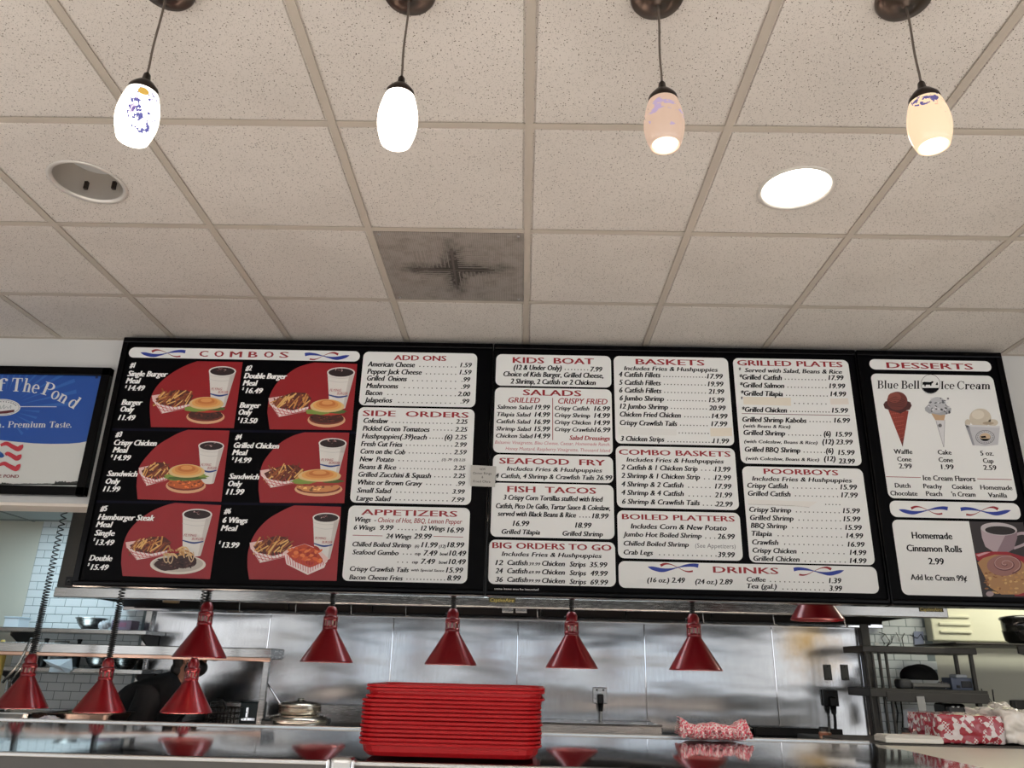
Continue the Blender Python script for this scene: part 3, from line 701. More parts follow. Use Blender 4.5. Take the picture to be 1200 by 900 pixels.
combos = [
 (c1, [(342,700),(345,600),(372,520),(430,440),(520,365),(620,305),(700,270),(760,250)], (1158,258),(1080,838),(352,828),
  [(860,335),(1100,340),(1005,645),(880,640)], (360,485,765,710), ('beef',(660,555,1005,805)),
  [('#1',165,308,215,46),('Single Burger',145,383,500,48),('Meal',130,445,262,48),('$',125,485,142,22),('14.49',150,508,298,46),('Burger',92,635,278,48),('Only',82,695,205,48),('11.49',62,768,215,46)]),
 (c2, [(325,700),(335,600),(355,530),(410,440),(480,380),(580,310),(680,275),(740,262)], (1115,275),(1065,855),(345,848),
  [(850,345),(1095,350),(1010,660),(870,650)], (335,505,755,740), ('beef',(675,575,1015,835)),
  [('#2',132,333,190,46),('Double Burger',118,402,498,48),('Meal',108,465,240,48),('$',104,503,122,22),('16.49',132,532,285,46),('Burger',80,660,268,48),('Only',70,722,192,48),('$',68,765,82,22),('13.50',86,795,238,46)]),
 (c3, [(375,600),(385,480),(410,410),(470,330),(560,240),(680,165),(760,125),(830,102)], (1192,110),(1120,735),(385,712),
  [(918,240),(1145,248),(1055,568),(945,562)], (395,370,700,595), ('crispy',(630,395,990,665)),
  [('#3',190,165,248,46),('Crispy Chicken',175,238,555,48),('Meal',165,303,303,48),('$',150,343,170,22),('14.99',175,370,325,46),('Sandwich',115,510,385,48),('Only',102,578,232,48),('11.99',80,645,232,46)]),
 (c4, [(398,640),(400,540),(420,440),(450,370),(520,280),(600,210),(700,155),(800,125)], (1195,128),(1150,748),(410,742),
  [(925,215),(1172,225),(1095,510),(945,505)], (412,395,830,612), ('grilled',(710,440,1140,690)),
  [('#4',192,188,250,46),('Grilled Chicken',178,262,580,48),('Meal',165,325,303,48),('$',165,365,182,22),('14.99',188,392,335,46),('Sandwich',135,535,405,48),('Only',128,600,255,48),('11.99',110,672,272,50)]),
 (c5, [(465,600),(475,480),(510,360),(570,270),(660,190),(760,130),(860,90),(940,70)], (1343,90),(1245,740),(478,712),
  [(1003,165),(1265,175),(1165,530),(1005,520)], (505,350,950,572), ('plate',None),
  [('#5',280,142,345,48),('Hamburger Steak',260,218,760,50),('Meal',243,283,392,50),('Single',230,357,410,50),('$',222,402,240,24),('13.49',240,440,405,48),('Double',183,578,388,50),('$',172,622,190,24),('15.49',195,658,355,48)]),
 (c6, [(375,640),(378,520),(410,400),(470,300),(560,210),(660,150),(740,110),(790,92)], (1198,105),(1158,755),(390,742),
  [(948,195),(1185,205),(1100,560),(965,545)], (395,345,805,597), ('wings',None),
  [('#6',168,165,230,48),('6 Wings',155,245,378,50),('Meal',140,315,290,50),('$',125,428,142,24),('13.99',150,463,305,48)]),
]
for n_, (cr, curve, tr, br, bl, q, fb, (kind, bb), lines) in enumerate(combos):
    pts = spline([bl]+curve+[tr], 4)[:-1] if False else [bl]+spline(curve, 4)+[tr, br]
    w = [W2(cr(*p)) for p in pts]
    s = slab(w if True else w, YF-.0005, YF+.002); cp = s.build('combo_picture', B1, M_DRED)
    pr = Print(base=.0006); lt = Letters('cup_lettering', cp, k=.0030)
    cup(pr, cr, q, lt); pr.build('cup_print', cp)
    pr = Print(base=.0011); fries(pr, cr, fb, n_+2); pr.build('fries_print', cp)
    pr = Print(base=.0019)
    if kind == 'plate': plate_steak(pr, cr, lt); pr.build('steak_plate_print', cp)
    elif kind == 'wings': wings_boat(pr, cr); pr.build('wings_print', cp)
    else: burger(pr, cr, bb, kind, n_); pr.build('sandwich_print', cp)
    lt = Letters('combo_lettering', B1, k=.0034)
    for t_ in lines: lt.line(cr, t_[0], t_[1], t_[2], t_[3], t_[4]*1.0, M_TXTW, .22, .075)
# navy rules between the combo rows
pr = Print(base=.0002)
for cr, a, b_ in ((c1, (10, 838), (2170, 868)), (c3, (0, 722), (2180, 756))):
    pr.px(cr, [a, b_, (b_[0], b_[1]+22), (a[0], a[1]+22)], M_NAVY)
pr.build('navy_rule', B1)

# --- list panels
def lp(board, crp, tl, tr, br, bl): 
    p = panel(crp, tl, tr, br, bl, board); return p, Letters('lettering', p)
A = Crop(410, 400)
p, lt = lp(B1, A, (118, 92), (1117, 106), (1105, 580), (82, 562)); H(lt, A, 'ADD ONS', 385, 165, 848, 44)
rowsx(lt, A, [('American Cheese',155,221,572),(10,610,225,925),('1.59',968,228,1072,40),('Pepper Jack Cheese',150,285,632),(8,668,290,925),('1.59',962,291,1070,40),('Grilled  Onions',148,345,502),(10,548,350,925),('.99',980,355,1058,40),
 ('Mushrooms',142,410,425),(12,475,412,922),('.99',975,418,1056,40),('Bacon',135,472,285),(16,330,472,922),('2.00',945,482,1058,40),('Jalapeños',125,535,372),(13,425,540,918),('.99',970,546,1050,40)])
p, lt = lp(B1, A, (78, 580), (1098, 596), (1062, 1440), (0, 1415)); H(lt, A, 'SIDE  ORDERS', 112, 655, 1045, 48)
A2 = Crop(405, 490)
rowsx(lt, A2, [('Coleslaw',155,42,375),(17,405,42,930),('2.25',968,50,1075,40),('Pickled Green Tomatoes',148,110,740),(6,772,108,928),('2.25',960,118,1072,40),('Hushpuppies(.39)each',140,178,715),(5,738,180,845),('(6)',870,188,938),('2.25',958,186,1068,40),
 ('Fresh Cut Fries',133,246,500),(13,530,242,928),('2.99',955,252,1065,40),('Corn on the Cob',128,312,525),(12,555,310,918),('2.59',950,318,1065,40),('New  Potato',122,380,425),(10,465,378,805),('(1) .79  (3) 2.25',845,375,1055,22),
 ('Beans & Rice',116,447,445),(15,475,446,910),('2.25',945,456,1055,40),('Grilled Zucchini & Squash',110,515,752),(5,780,520,912),('2.25',942,526,1055,40),('White or Brown Gravy',105,584,675),(7,708,586,918),('.99',970,594,1050,40),
 ('Small Salad',98,655,405),(13,445,655,888),('3.99',935,665,1048,40),('Large Salad',90,725,400),(13,438,722,888),('7.99',930,735,1045,40)])
A3 = Crop(395, 580)
p, lt = lp(B1, A3, (105, 98), (1172, 110), (1140, 778), (42, 755)); H(lt, A3, 'APPETIZERS', 210, 175, 1058, 50)
rowsx(lt, A3, [('Wings  -',155,235,345,42),('6 Wings',145,305,338,42),('9.99',375,308,495,44),(6,535,308,690),('12 Wings',735,312,950,42),('16.99',965,330,1115,46),('24 Wings',428,382,655,42),('29.99',672,385,832,46),
 ('Chilled Boiled Shrimp',133,452,652,42),('(6)',682,462,722,24),('11.99',738,460,885,46),('(12)',895,465,955,28),('18.99',965,460,1118,46),('Seafood Gumbo',133,522,542,42),(3,578,524,645),('cup',682,528,735,26),('7.49',758,532,882,46),('bowl',902,532,975,28),('10.49',982,534,1135,46),
 (3,530,595,612),('cup',658,602,712,26),('7.49',735,606,862,46),('bowl',892,606,970,28),('10.49',978,608,1132,46),('Crispy Crawfish Tails',110,668,632,42),('with Special Sauce',650,670,942,22),('15.99',955,682,1108,46),('Bacon Cheese Fries',105,742,578,42),(12,610,744,940),('8.99',965,752,1088,46)])
lt.line(A3, 'Choice of Hot, BBQ, Lemon Pepper', 358, 240, 1100, 42, M_RED, I_, .02)
pr = Print(base=.0008)
pr.stroke(A3, [(138, 354, 5), (400, 360, 5)], M_RED, False); pr.stroke(A3, [(848, 364, 5), (1108, 371, 5)], M_RED, False); pr.build('red_rule', p)

K = Crop(570, 405)
p, lt = lp(B2, K, (88, 74), (1095, 94), (1098, 370), (78, 350)); H(lt, K, 'KIDS  BOAT', 230, 152, 945, 50)
rowsx(lt, K, [('(12 & Under Only)',238,212,662),(8,688,214,885),('7.99',912,228,1020,42),('Choice of Kids Burger, Grilled Cheese,',148,270,1028),('2 Shrimp, 2 Catfish or 2 Chicken',210,334,962)])
p, lt = lp(B2, K, (76, 367), (1100, 386), (1110, 960), (58, 940)); H(lt, K, 'SALADS', 320, 436, 835, 50)
lt.line(K, 'GRILLED', 192, 500, 472, 46, M_RED, I_, .03); lt.line(K, 'CRISPY FRIED', 630, 510, 1065, 48, M_RED, I_, .03)
rowsx(lt, K, [('Salmon Salad',92,556,408),('19.99',425,562,560,42),('Tilapia Salad',92,620,392),('14.99',422,626,560,42),('Catfish Salad',88,682,390),('16.99',420,690,560,42),('Shrimp Salad',84,746,396),('15.99',420,752,560,42),('Chicken Salad',82,808,410),('14.99',420,814,562,42),
 ('Crispy Catfish',600,566,905),('16.99',945,574,1088,42),('Crispy Shrimp',600,628,912),('14.99',945,635,1088,42),('Crispy Chicken',600,690,918),('14.99',945,698,1088,42),('Crispy Crawfish',600,752,945),('16.99',948,760,1092,42)], 36)
rowsx(lt, K, [('Salad Dressings',728,828,1088,38)], m=M_RED)
rowsx(lt, K, [('Balsamic Vinaigrette, Bleu Cheese, Caesar, Homemade Ranch,',75,862,1088,28),('Honey Mustard, Raspberry Vinaigrette, Thousand Island',168,918,1090,28)], m=pm('pale_red', (190, 100, 112)), bold=0)
pr = Print(base=.0008); pr.stroke(K, [(582, 460, 6), (583, 830, 6)], M_RED, False); pr.build('red_rule', p)
K2 = Crop(570, 520)
p, lt = lp(B2, K2, (60, 90), (1110, 118), (1118, 348), (52, 325)); H(lt, K2, 'SEAFOOD  FRY', 112, 174, 1045, 50)
rowsx(lt, K2, [('Includes Fries & Hushpuppies',178,236,1018,36),('4 Catfish, 4 Shrimp & Crawfish Tails',76,300,950,40),('26.99',962,318,1108,42)])
p, lt = lp(B2, K2, (50, 338), (1115, 368), (1128, 845), (34, 812)); H(lt, K2, 'FISH  TACOS', 182, 424, 965, 52)
rowsx(lt, K2, [('3 Crispy Corn Tortillas stuffed with fried',148,492,1025),('Catfish, Pico De Gallo, Tartar Sauce & Coleslaw,',82,566,1088),('served with Black Beans & Rice',98,634,788),(4,818,648,900),('18.99',928,656,1075,44),('16.99',230,722,378,46),('18.99',778,738,925,46),('Grilled Tilapia',132,792,472,42),('Grilled Shrimp',668,808,1025,42)])
K3 = Crop(565, 585)
p, lt = lp(B2, K3, (62, 352), (1165, 382), (1178, 772), (54, 742)); H(lt, K3, 'BIG ORDERS TO GO', 88, 430, 1138, 52)
rowsx(lt, K3, [('Includes Fries & Hushpuppies',170,498,1052,38),('12',115,578,185,44),('Catfish',220,578,402,44),('39.99',408,582,512,26),('Chicken',525,585,728,44),('Strips',768,592,912,44),('35.99',942,596,1102,44),
 ('24',115,650,182,44),('Catfish',218,650,400,44),('69.99',408,655,512,26),('Chicken',525,660,728,44),('Strips',768,668,915,44),('49.99',950,672,1105,44),('36',115,726,182,44),('Catfish',218,726,402,44),('99.99',408,730,512,26),('Chicken',525,736,728,44),('Strips',768,745,915,44),('69.99',950,750,1108,44)])
lt = Letters('notice_lettering', B2); lt.line(K3, 'some items may be imported', 108, 800, 495, 24, M_TXTW, 0, .0)

Q = Crop(710, 405)
p, lt = lp(B2, Q, (68, 93), (1075, 108), (1125, 882), (85, 858)); H(lt, Q, 'BASKETS', 262, 165, 868, 48)
rowsx(lt, Q, [('Includes Fries & Hushpuppies',158,216,985,36),('4 Catfish Fillets',112,274,482),(15,505,276,870),('17.99',888,290,1030,42),('5 Catfish Fillets',115,344,485),(13,510,345,868),('19.99',895,358,1036,42),('6 Catfish Fillets',117,412,490),(13,512,415,870),('21.99',900,424,1042,42),
 ('6 Jumbo Shrimp',120,482,512),(13,540,485,870),('15.99',905,498,1044,42),('12 Jumbo Shrimp',122,554,548),(12,572,556,878),('20.99',905,568,1055,42),('Chicken Fried Chicken',122,624,660),(9,690,630,905),('14.99',930,640,1072,42),('Crispy Crawfish Tails',122,698,628),(9,652,704,885),('17.99',925,708,1070,42),(10,640,772,895),('3 Chicken Strips',128,838,515),(15,542,848,930),('11.99',940,858,1085,42)])
pr = Print(base=.0008); pr.px(Q, [(915, 725), (1108, 722), (1110, 795), (920, 798)], pm('cover_tape', (232, 224, 208))); pr.px(Q, [(108, 715), (620, 735), (620, 790), (112, 782)], pm('cover_tape_pale', (229, 229, 226))); pr.build('cover_tape', p)
Q2 = Crop(715, 510)
p, lt = lp(B2, Q2, (48, 90), (1095, 120), (1133, 664), (60, 630)); H(lt, Q2, 'COMBO BASKETS', 75, 170, 1058, 46)
rowsx(lt, Q2, [('Includes Fries & Hushpuppies',142,232,1000,38),('2 Catfish & 1 Chicken Strip',95,302,770),(4,800,312,905),('13.99',918,320,1060,44),('2 Shrimp & 1 Chicken Strip',97,375,790),(3,825,388,905),('12.99',918,394,1065,44),('4 Shrimp & 2 Catfish',98,450,645),(6,685,462,872),('17.99',920,470,1068,44),('4 Shrimp & 4 Catfish',98,524,648),(6,690,538,875),('21.99',918,546,1075,44),('6 Shrimp & Crawfish Tails',104,602,790),(4,815,620,920),('22.99',925,626,1080,44)])
Q3 = Crop(715, 590)
p, lt = lp(B2, Q3, (60, 56), (1138, 88), (1168, 510), (72, 475)); H(lt, Q3, 'BOILED PLATTERS', 104, 138, 1095, 46)
rowsx(lt, Q3, [('Includes Corn & New Potato',180,220,1025,44),('Jumbo Hot Boiled Shrimp',112,290,805,42),(3,835,308,915),('26.99',942,312,1098,46),('Chilled Boiled Shrimp',118,370,692,42),('Crab Legs',118,448,378,42),(13,430,455,925),('39.99',945,472,1098,46)])
lt.line(Q3, '(See Appetizers)', 748, 388, 1102, 38, pm('grey_ink', (110, 110, 112)), .1, 0)
p, lt = lp(B2, Q3, (68, 502), (2335, 560), (2370, 798), (82, 735)); H(lt, Q3, 'DRINKS', 905, 608, 1480, 54)
rowsx(lt, Q3, [('(16 oz.)',325,692,520,42),('2.49',538,696,660,46),('(24 oz.)',748,706,942,42),('2.89',958,710,1080,46),('Coffee',1200,686,1368,40),(12,1405,690,1865),('1.39',1922,700,2035,46),('Tea (gal.)',1202,745,1465,42),(10,1515,757,1875),('3.99',1925,768,2042,46)])
pr = Print(base=.0008); swoosh(pr, Q3, 332, 522, 775, 605); swoosh(pr, Crop(880, 590), 375, 555, 815, 635, True); pr.build('wave_emblem', p)
G = Crop(855, 410)
p, lt = lp(B2, G, (30, 74), (1045, 88), (1158, 1018), (98, 998)); 
G2 = Crop(865, 500)
B2_p = p
H(lt, G, 'GRILLED PLATES', 66, 136, 992, 46)
rowsx(lt, G, [('*',82,200,102),('Served with Salad, Beans & Rice',132,196,988,36),('*Grilled Catfish',85,260,460),(13,485,262,838),('17.99',868,265,1005,42),('*Grilled Salmon',90,330,482),(12,508,332,842),('19.99',875,338,1020,42),('*Grilled Tilapia',98,402,470),(13,495,404,852),('14.99',885,408,1028,42),('*',100,455,118),(8,568,475,842),('*Grilled Chicken',108,545,505),(14,532,545,868),('15.99',898,552,1045,42),
 ('Grilled Shrimp Kabobs',112,632,678),(7,702,634,880),('16.99',918,640,1062,42),('(with Beans & Rice)',120,682,535,28),('Grilled Shrimp',122,748,490),(10,515,752,795),('(6)',828,758,892),('15.99',932,762,1080,42),('(with Coleslaw, Beans & Rice)',128,818,772,28),('(12)',815,828,918),('23.99',932,830,1085,42)], bold=.065)
rowsx(lt, G2, [('Grilled BBQ Shrimp',58,220,548),(7,575,228,755),('(6)',772,232,840),('15.99',878,248,1028,44),('(with Coleslaw, Beans & Rice)',66,292,712,28),('(12)',755,302,858),('23.99',882,324,1030,44)], bold=.065)
pr = Print(base=.0008); pr.px(G, [(120, 412), (538, 420), (540, 492), (122, 480)], pm('cover_tape', (232, 224, 208))); pr.px(G, [(880, 428), (1040, 425), (1048, 478), (888, 482)], pm('cover_tape_warm', (230, 223, 214)))
pr.stroke(G, [(108, 560, 5), (1055, 578, 5)], pm('dark_red_rule', (110, 40, 60)), False); pr.build('cover_tape', p)
p, lt = lp(B2, G2, (28, 348), (1098, 370), (1198, 1220), (106, 1190)); H(lt, G2, 'POORBOYS', 225, 415, 880, 46)
rowsx(lt, G2, [('Includes Fries & Hushpuppies',122,474,1000,38),('Crispy Catfish',80,537,438),(11,480,543,858),('15.99',898,552,1048,44),('Grilled Catfish',86,607,462),(11,500,612,868),('17.99',905,622,1055,44),(5,765,688,888),('Crispy Shrimp',97,748,468),(11,508,753,882),('15.99',920,760,1075,44),('Grilled Shrimp',104,820,488),(10,530,825,892),('15.99',925,832,1078,44)])
G3 = Crop(880, 590)
rowsx(lt, G3, [('BBQ Shrimp',-2,214,318),(11,362,218,785),('15.99',828,232,978,44),('Tilapia',6,284,185),(14,235,288,790),('14.99',838,304,990,44),('Crawfish',10,360,242),(13,292,362,798),('16.99',850,380,1002,44),('Crispy Chicken',14,432,402),(9,450,438,812),('14.99',868,452,1018,44),('Grilled Chicken',22,504,428),(9,472,512,822),('14.99',868,524,1020,44)])
pr = Print(base=.0008); pr.px(G2, [(85, 640), (700, 660), (625, 708), (90, 680)], pm('cover_tape_pale2', (234, 232, 227))); pr.stroke(G2, [(88, 682, 2.5), (500, 695, 3.5), (625, 710, 2.5)], pm('tape_shadow', (140, 134, 128)), False); pr.build('cover_tape', p)
# sideways pieces: dessert board
D = Crop(1010, 410); D2 = Crop(1030, 500, 1200/170); D3 = Crop(1040, 590)
p = panel(D, (62, 84), (1130, 98), (1142, 188), (72, 175), B3, 'heading_panel', .05); lt = Letters('lettering', p); H(lt, D, 'DESSERTS', 218, 160, 978, 50)
a = W2(D(78, 212)); b_ = W2(D(1160, 225)); c_ = W2(D2(1138, 612)); d_ = W2(D2(78, 592))
s = slab(rrect((a[0]+d_[0])/2, (c_[1]+d_[1])/2, (b_[0]+c_[0])/2, (a[1]+b_[1])/2, .028), YF-.0006, YF+.004); p = s.build('ice_cream_panel', B3, M_WHITE); ICE = p
lt = Letters('lettering', p)
rowsx(lt, D2, [('Waffle',125,224,278),('Cone',152,287,270),('2.99',165,345,275,40),('Cake',488,230,602),('Cone',495,292,615),('1.99',515,352,622,40),('5 oz.',840,238,950),('Cup',862,300,950),('2.59',865,358,975,40),('Ice Cream Flavors',365,444,798,42),('Dutch',132,504,262),('Chocolate',95,568,320),('Peachy',368,510,525),('Peach',390,572,525),('Cookies',605,516,775),("'n Cream",602,576,800),('Homemade',840,520,1105),('Vanilla',905,584,1062)], 38, bold=.05, shear=.05)
pr = Print(base=.0008); pr.stroke(D2, [(58, 414, 5), (345, 421, 5)], M_RED, False); pr.stroke(D2, [(812, 432, 5), (1098, 438, 5)], M_RED, False); pr.build('red_rule', p)
# ---------------------------------------------------------------- a bold serif face drawn from stems, hairlines and crescents
def serif_glyph(ch):
    P_ = []; S, T_, X = .17, .05, .64
    def R(x0, y0, x1, y1): P_.append([(x0, y0), (x1, y0), (x1, y1), (x0, y1)])
    def stem(x, y0, y1, foot=True, head=True, sw=None):
        w_ = sw or S; R(x, y0, x+w_, y1)
        if foot: R(x-.06, y0, x+w_+.06, y0+T_)
        if head: R(x-.07, y1-T_, x+w_*.6, y1)
    def ring(cx, cy, rx, ry, a0=0, a1=360, n=22, th=.92):
        o, i = [], []
        for k in range(n+1):
            a = math.radians(a0+(a1-a0)*k/n); o.append((cx+rx*math.cos(a), cy+ry*math.sin(a))); i.append((cx+(rx-S*th)*math.cos(a), cy+(ry-T_*1.1)*math.sin(a)))
        for k in range(n): P_.append([o[k], o[k+1], i[k+1], i[k]])
    def dot(x, y, r=.08): P_.append([(x+r*math.cos(6.283*k/10), y+r*math.sin(6.283*k/10)) for k in range(10)])
    adv = .7
    if ch == 'T': R(.32, 0, .52, 1); R(.22, 0, .62, T_); R(.02, 1-T_, .82, 1); P_.append([(.02, .72), (.06, .72), (.12, 1), (.02, 1)]); P_.append([(.78, .72), (.82, .72), (.82, 1), (.72, 1)]); adv = .86
    elif ch == 'P': R(.1, 0, .28, 1); R(0, 0, .4, T_); R(0, 1-T_, .5, 1); ring(.42, .735, .33, .265, -90, 90); R(.25, .47, .44, .52); adv = .8
    elif ch == 'B': R(.1, 0, .28, 1); R(0, 0, .45, T_); R(0, 1-T_, .42, 1); ring(.4, .75, .28, .25, -90, 90); ring(.42, .26, .34, .265, -90, 90); R(.25, .5, .42, .54); adv = .82
    elif ch == 'I': R(.12, 0, .3, 1); R(.02, 0, .4, T_); R(.02, 1-T_, .4, 1); adv = .46
    elif ch == 'C': ring(.45, .5, .43, .51, 48, 312); R(.74, .68, .79, .98); dot(.74, .2, .05); adv = .86
    elif ch == 'h': stem(.08, 0, 1); stem(.44, 0, .42, head=False); ring(.37, .4, .24, .24, 0, 150, 12); adv = .74
    elif ch == 'n': stem(.08, 0, X); stem(.44, 0, .42, head=False); ring(.37, .4, .24, .24, 0, 150, 12); adv = .74
    elif ch == 'm': stem(.08, 0, X); stem(.42, 0, .42, head=False); stem(.76, 0, .42, head=False); ring(.36, .4, .23, .24, 0, 150, 12); ring(.7, .4, .23, .24, 0, 150, 12); adv = 1.06
    elif ch == 'u': stem(.06, .2, X, foot=False); stem(.42, 0, X); ring(.28, .23, .22, .24, 180, 330, 12); adv = .72
    elif ch == 'r': stem(.08, 0, X); dot(.46, X-.1, .09); ring(.38, .42, .2, .21, 40, 150, 8); adv = .56
    elif ch == 'i': stem(.08, 0, X); dot(.17, .86, .1); adv = .38
    elif ch == 'l': stem(.08, 0, 1); adv = .38
    elif ch == 'f': stem(.1, 0, .82, head=False); R(0, X-T_, .42, X); ring(.33, .8, .23, .21, 30, 180, 12); dot(.46, .86, .08); adv = .46
    elif ch == 't': stem(.1, .1, .86, foot=False, head=False); R(0, X-T_, .4, X); ring(.3, .13, .2, .14, 180, 330, 10); adv = .44
    elif ch == 'o': ring(.32, .32, .31, .34); adv = .68
    elif ch == 'e': ring(.31, .32, .3, .34, 0, 315); R(.12, .32, .6, .37); adv = .64
    elif ch == 'c': ring(.31, .32, .3, .34, 50, 310); dot(.47, .5, .09); adv = .6
    elif ch == 'a': ring(.25, .2, .23, .2); stem(.38, 0, .45, head=False); ring(.33, .45, .22, .2, 0, 150, 10); dot(.16, .5, .08); adv = .66
    elif ch == 'd': ring(.3, .32, .29, .34); stem(.44, 0, 1); adv = .74
    elif ch == 's': ring(.26, .47, .2, .18, 30, 250, 12, .8); ring(.27, .18, .22, .19, -150, 80, 12, .8); adv = .54
    elif ch == '.': dot(.12, .09, .1); adv = .26
    else: adv = .3
    return P_, adv
def serif(pr, cr, txt, x0, y, x1, cap, m, shear=0.0, rot=0.0):
    tot = sum(serif_glyph(c)[1] for c in txt); sx = (x1-x0)/tot; cx = 0; ca, sa = math.cos(math.radians(rot)), math.sin(math.radians(rot))
    for c in txt:
        ps, ad = serif_glyph(c)
        for p in ps:
            pr.lay(.000004); q = []
            for (gx, gy) in p:
                dx, dy = (cx+gx)*sx+gy*cap*shear, -gy*cap
                q.append((x0+dx*ca-dy*sa, y+dx*sa+dy*ca))
            pr.px(cr, q, m)
        cx += ad

# ---------------------------------------------------------------- dessert pictures
pr = Print(base=.0008); ink = M_INK
serif(pr, D, 'Blue', 135, 341, 322, 72, ink); serif(pr, D, 'Bell', 345, 343, 510, 72, ink); serif(pr, D, 'Ice', 690, 346, 815, 70, ink); serif(pr, D, 'Cream', 835, 348, 1132, 72, ink)
for k in range(40):
    a0, a1 = 6.283*k/40, 6.283*(k+1)/40; r0, r1 = 82, 85
    pr.px(D, [(602+r*math.cos(a), 302+r*math.sin(a)) for r, a in ((r0, a0), (r1, a0), (r1, a1), (r0, a1))], ink)
pr.px(D, [(602+82*math.cos(a), 302+80*math.sin(a)) for a in [math.radians(25+130*k/16) for k in range(17)]], ink)
pr.px(D, [(530, 288), (545, 282), (600, 285), (618, 275), (630, 284), (612, 300), (608, 318), (600, 318), (598, 308), (560, 308), (558, 322), (550, 322), (545, 306), (532, 312)], ink)
pr.px(D, [(645, 310), (658, 285), (662, 285), (668, 310)], ink)
pr.build('farm_emblem', ICE)
pr = Print(base=.0008)
pr.px(D, [(232, 530), (410, 535), (358, 850)], pm('waffle', (150, 58, 44))); pr.lay()
for k in range(9):
    u = k/9; pr.stroke(D, [(232+126*u, 530+320*u, 3), (410-52*u*.9-(1-u)*40, 535+u*300-20*(1-u), 3)], pm('waffle_line', (196, 104, 82)), False)
    x = 240+k*20; pr.stroke(D, [(x, 535, 3), (358, 850, 2)], pm('waffle_dark', (108, 34, 30)), False)
pr.lay(); pr.px(D, [(188, 480), (205, 455), (225, 448), (395, 450), (425, 460), (437, 490), (420, 525), (385, 535), (340, 560), (290, 545), (240, 530), (200, 515)], pm('chocolate_dark', (74, 34, 32)))
pr.lay(); pr.ell(D, (310, 450), 90, 82, pm('chocolate', (112, 52, 46))); pr.lay(); pr.ell(D, (285, 420), 58, 45, pm('chocolate_light', (142, 74, 62)))
for k in range(5): pr.stroke(D, [(235, 440+k*14, 4), (300, 415+k*20, 5), (380, 450+k*14, 3)], pm('chocolate_dark', (74, 34, 32)))
pr.build('waffle_cone_print', ICE)
pr = Print(base=.0008)
pr.px(D, [(640, 610), (730, 615), (722, 850), (718, 855)], pm('sleeve', (216, 216, 218))); pr.lay(); pr.stroke(D, [(652, 625, 3), (718, 855, 3)], pm('sleeve_line', (120, 120, 126)), False); pr.stroke(D, [(728, 618, 3), (720, 855, 3)], pm('sleeve_line', (120, 120, 126)), False)
pr.px(D, [(610, 560), (735, 560), (722, 620), (645, 618)], pm('cake_cone', (196, 164, 130))); pr.ell(D, (686, 665), 17, 16, pm('sleeve_mark', (110, 108, 108)))
pr.lay(); pr.px(D, [(552, 510), (580, 485), (750, 490), (785, 515), (780, 548), (745, 568), (690, 575), (620, 560), (590, 560), (556, 535)], pm('cookie_cream', (168, 170, 174))); pr.lay()
pr.ell(D, (662, 485), 78, 70, pm('cookie_cream_light', (190, 192, 196))); pr.lay()
rr = random.Random(5)
for k in range(34):
    c = (rr.uniform(585, 770), rr.uniform(425, 560)); pr.ell(D, c, rr.uniform(5, 15), rr.uniform(4, 9), pm('cookie_bit_%d' % (k % 3), ((52, 52, 58), (96, 98, 104), (222, 222, 226))[k % 3]), 7, rot=rr.uniform(-1, 1)); pr.lay(.00001)
pr.build('cake_cone_print', ICE)
pr = Print(base=.0008)
pr.ell(D, (1040, 600), 96, 84, pm('vanilla', (206, 196, 178))); pr.ell(D, (1150, 640), 46, 30, pm('vanilla', (206, 196, 178))); pr.ell(D, (930, 640), 25, 30, pm('vanilla', (206, 196, 178))); pr.lay(); pr.ell(D, (1020, 570), 55, 40, pm('vanilla_light', (222, 214, 198))); pr.ell(D, (1110, 645), 50, 14, pm('vanilla_shade', (176, 160, 138))); pr.lay()
pr.px(D, [(908, 660), (1212, 672), (1196, 835), (1080, 848), (972, 838)], pm('paper_cup', (196, 196, 200))); pr.lay()
pr.px(D, [(908, 660), (940, 668), (990, 840), (972, 838)], pm('paper_cup_shade', (150, 150, 156))); pr.px(D, [(908, 658), (1212, 668), (1212, 684), (912, 674)], pm('cup_lip', (216, 216, 218)))
pr.stroke(D, [(905, 660, 3), (940, 690, 3)], ink, False); pr.lay()
pr.ell(D, (1082, 768), 84, 62, pm('seal_grey', (112, 112, 116))); pr.lay(); pr.ell(D, (1082, 768), 78, 57, pm('paper_cup', (196, 196, 200))); pr.lay()
for k in range(22):
    a = 6.283*k/22; pr.ell(D, (1082+66*math.cos(a), 768+48*math.sin(a)), 5, 5, pm('seal_grey', (112, 112, 116)), 6)
pr.ell(D, (1082, 768), 50, 36, pm('seal_grey', (112, 112, 116))); pr.lay(); pr.ell(D, (1082, 764), 46, 32, pm('seal_tan', (206, 180, 148))); pr.lay(); pr.px(D, [(1042, 760), (1085, 756), (1092, 772), (1050, 776)], ink); pr.px(D, [(1040, 782), (1124, 782), (1100, 800), (1064, 800)], ink)
pr.build('paper_cup_print', ICE)
p = panel(D2, (90, 614), (1162, 632), (1172, 768), (92, 748), B3, 'wave_panel', .03)
pr = Print(base=.0008); swoosh(pr, D2, 165, 655, 568, 728); swoosh(pr, D2, 675, 660, 1088, 736, True); pr.build('wave_emblem', p)
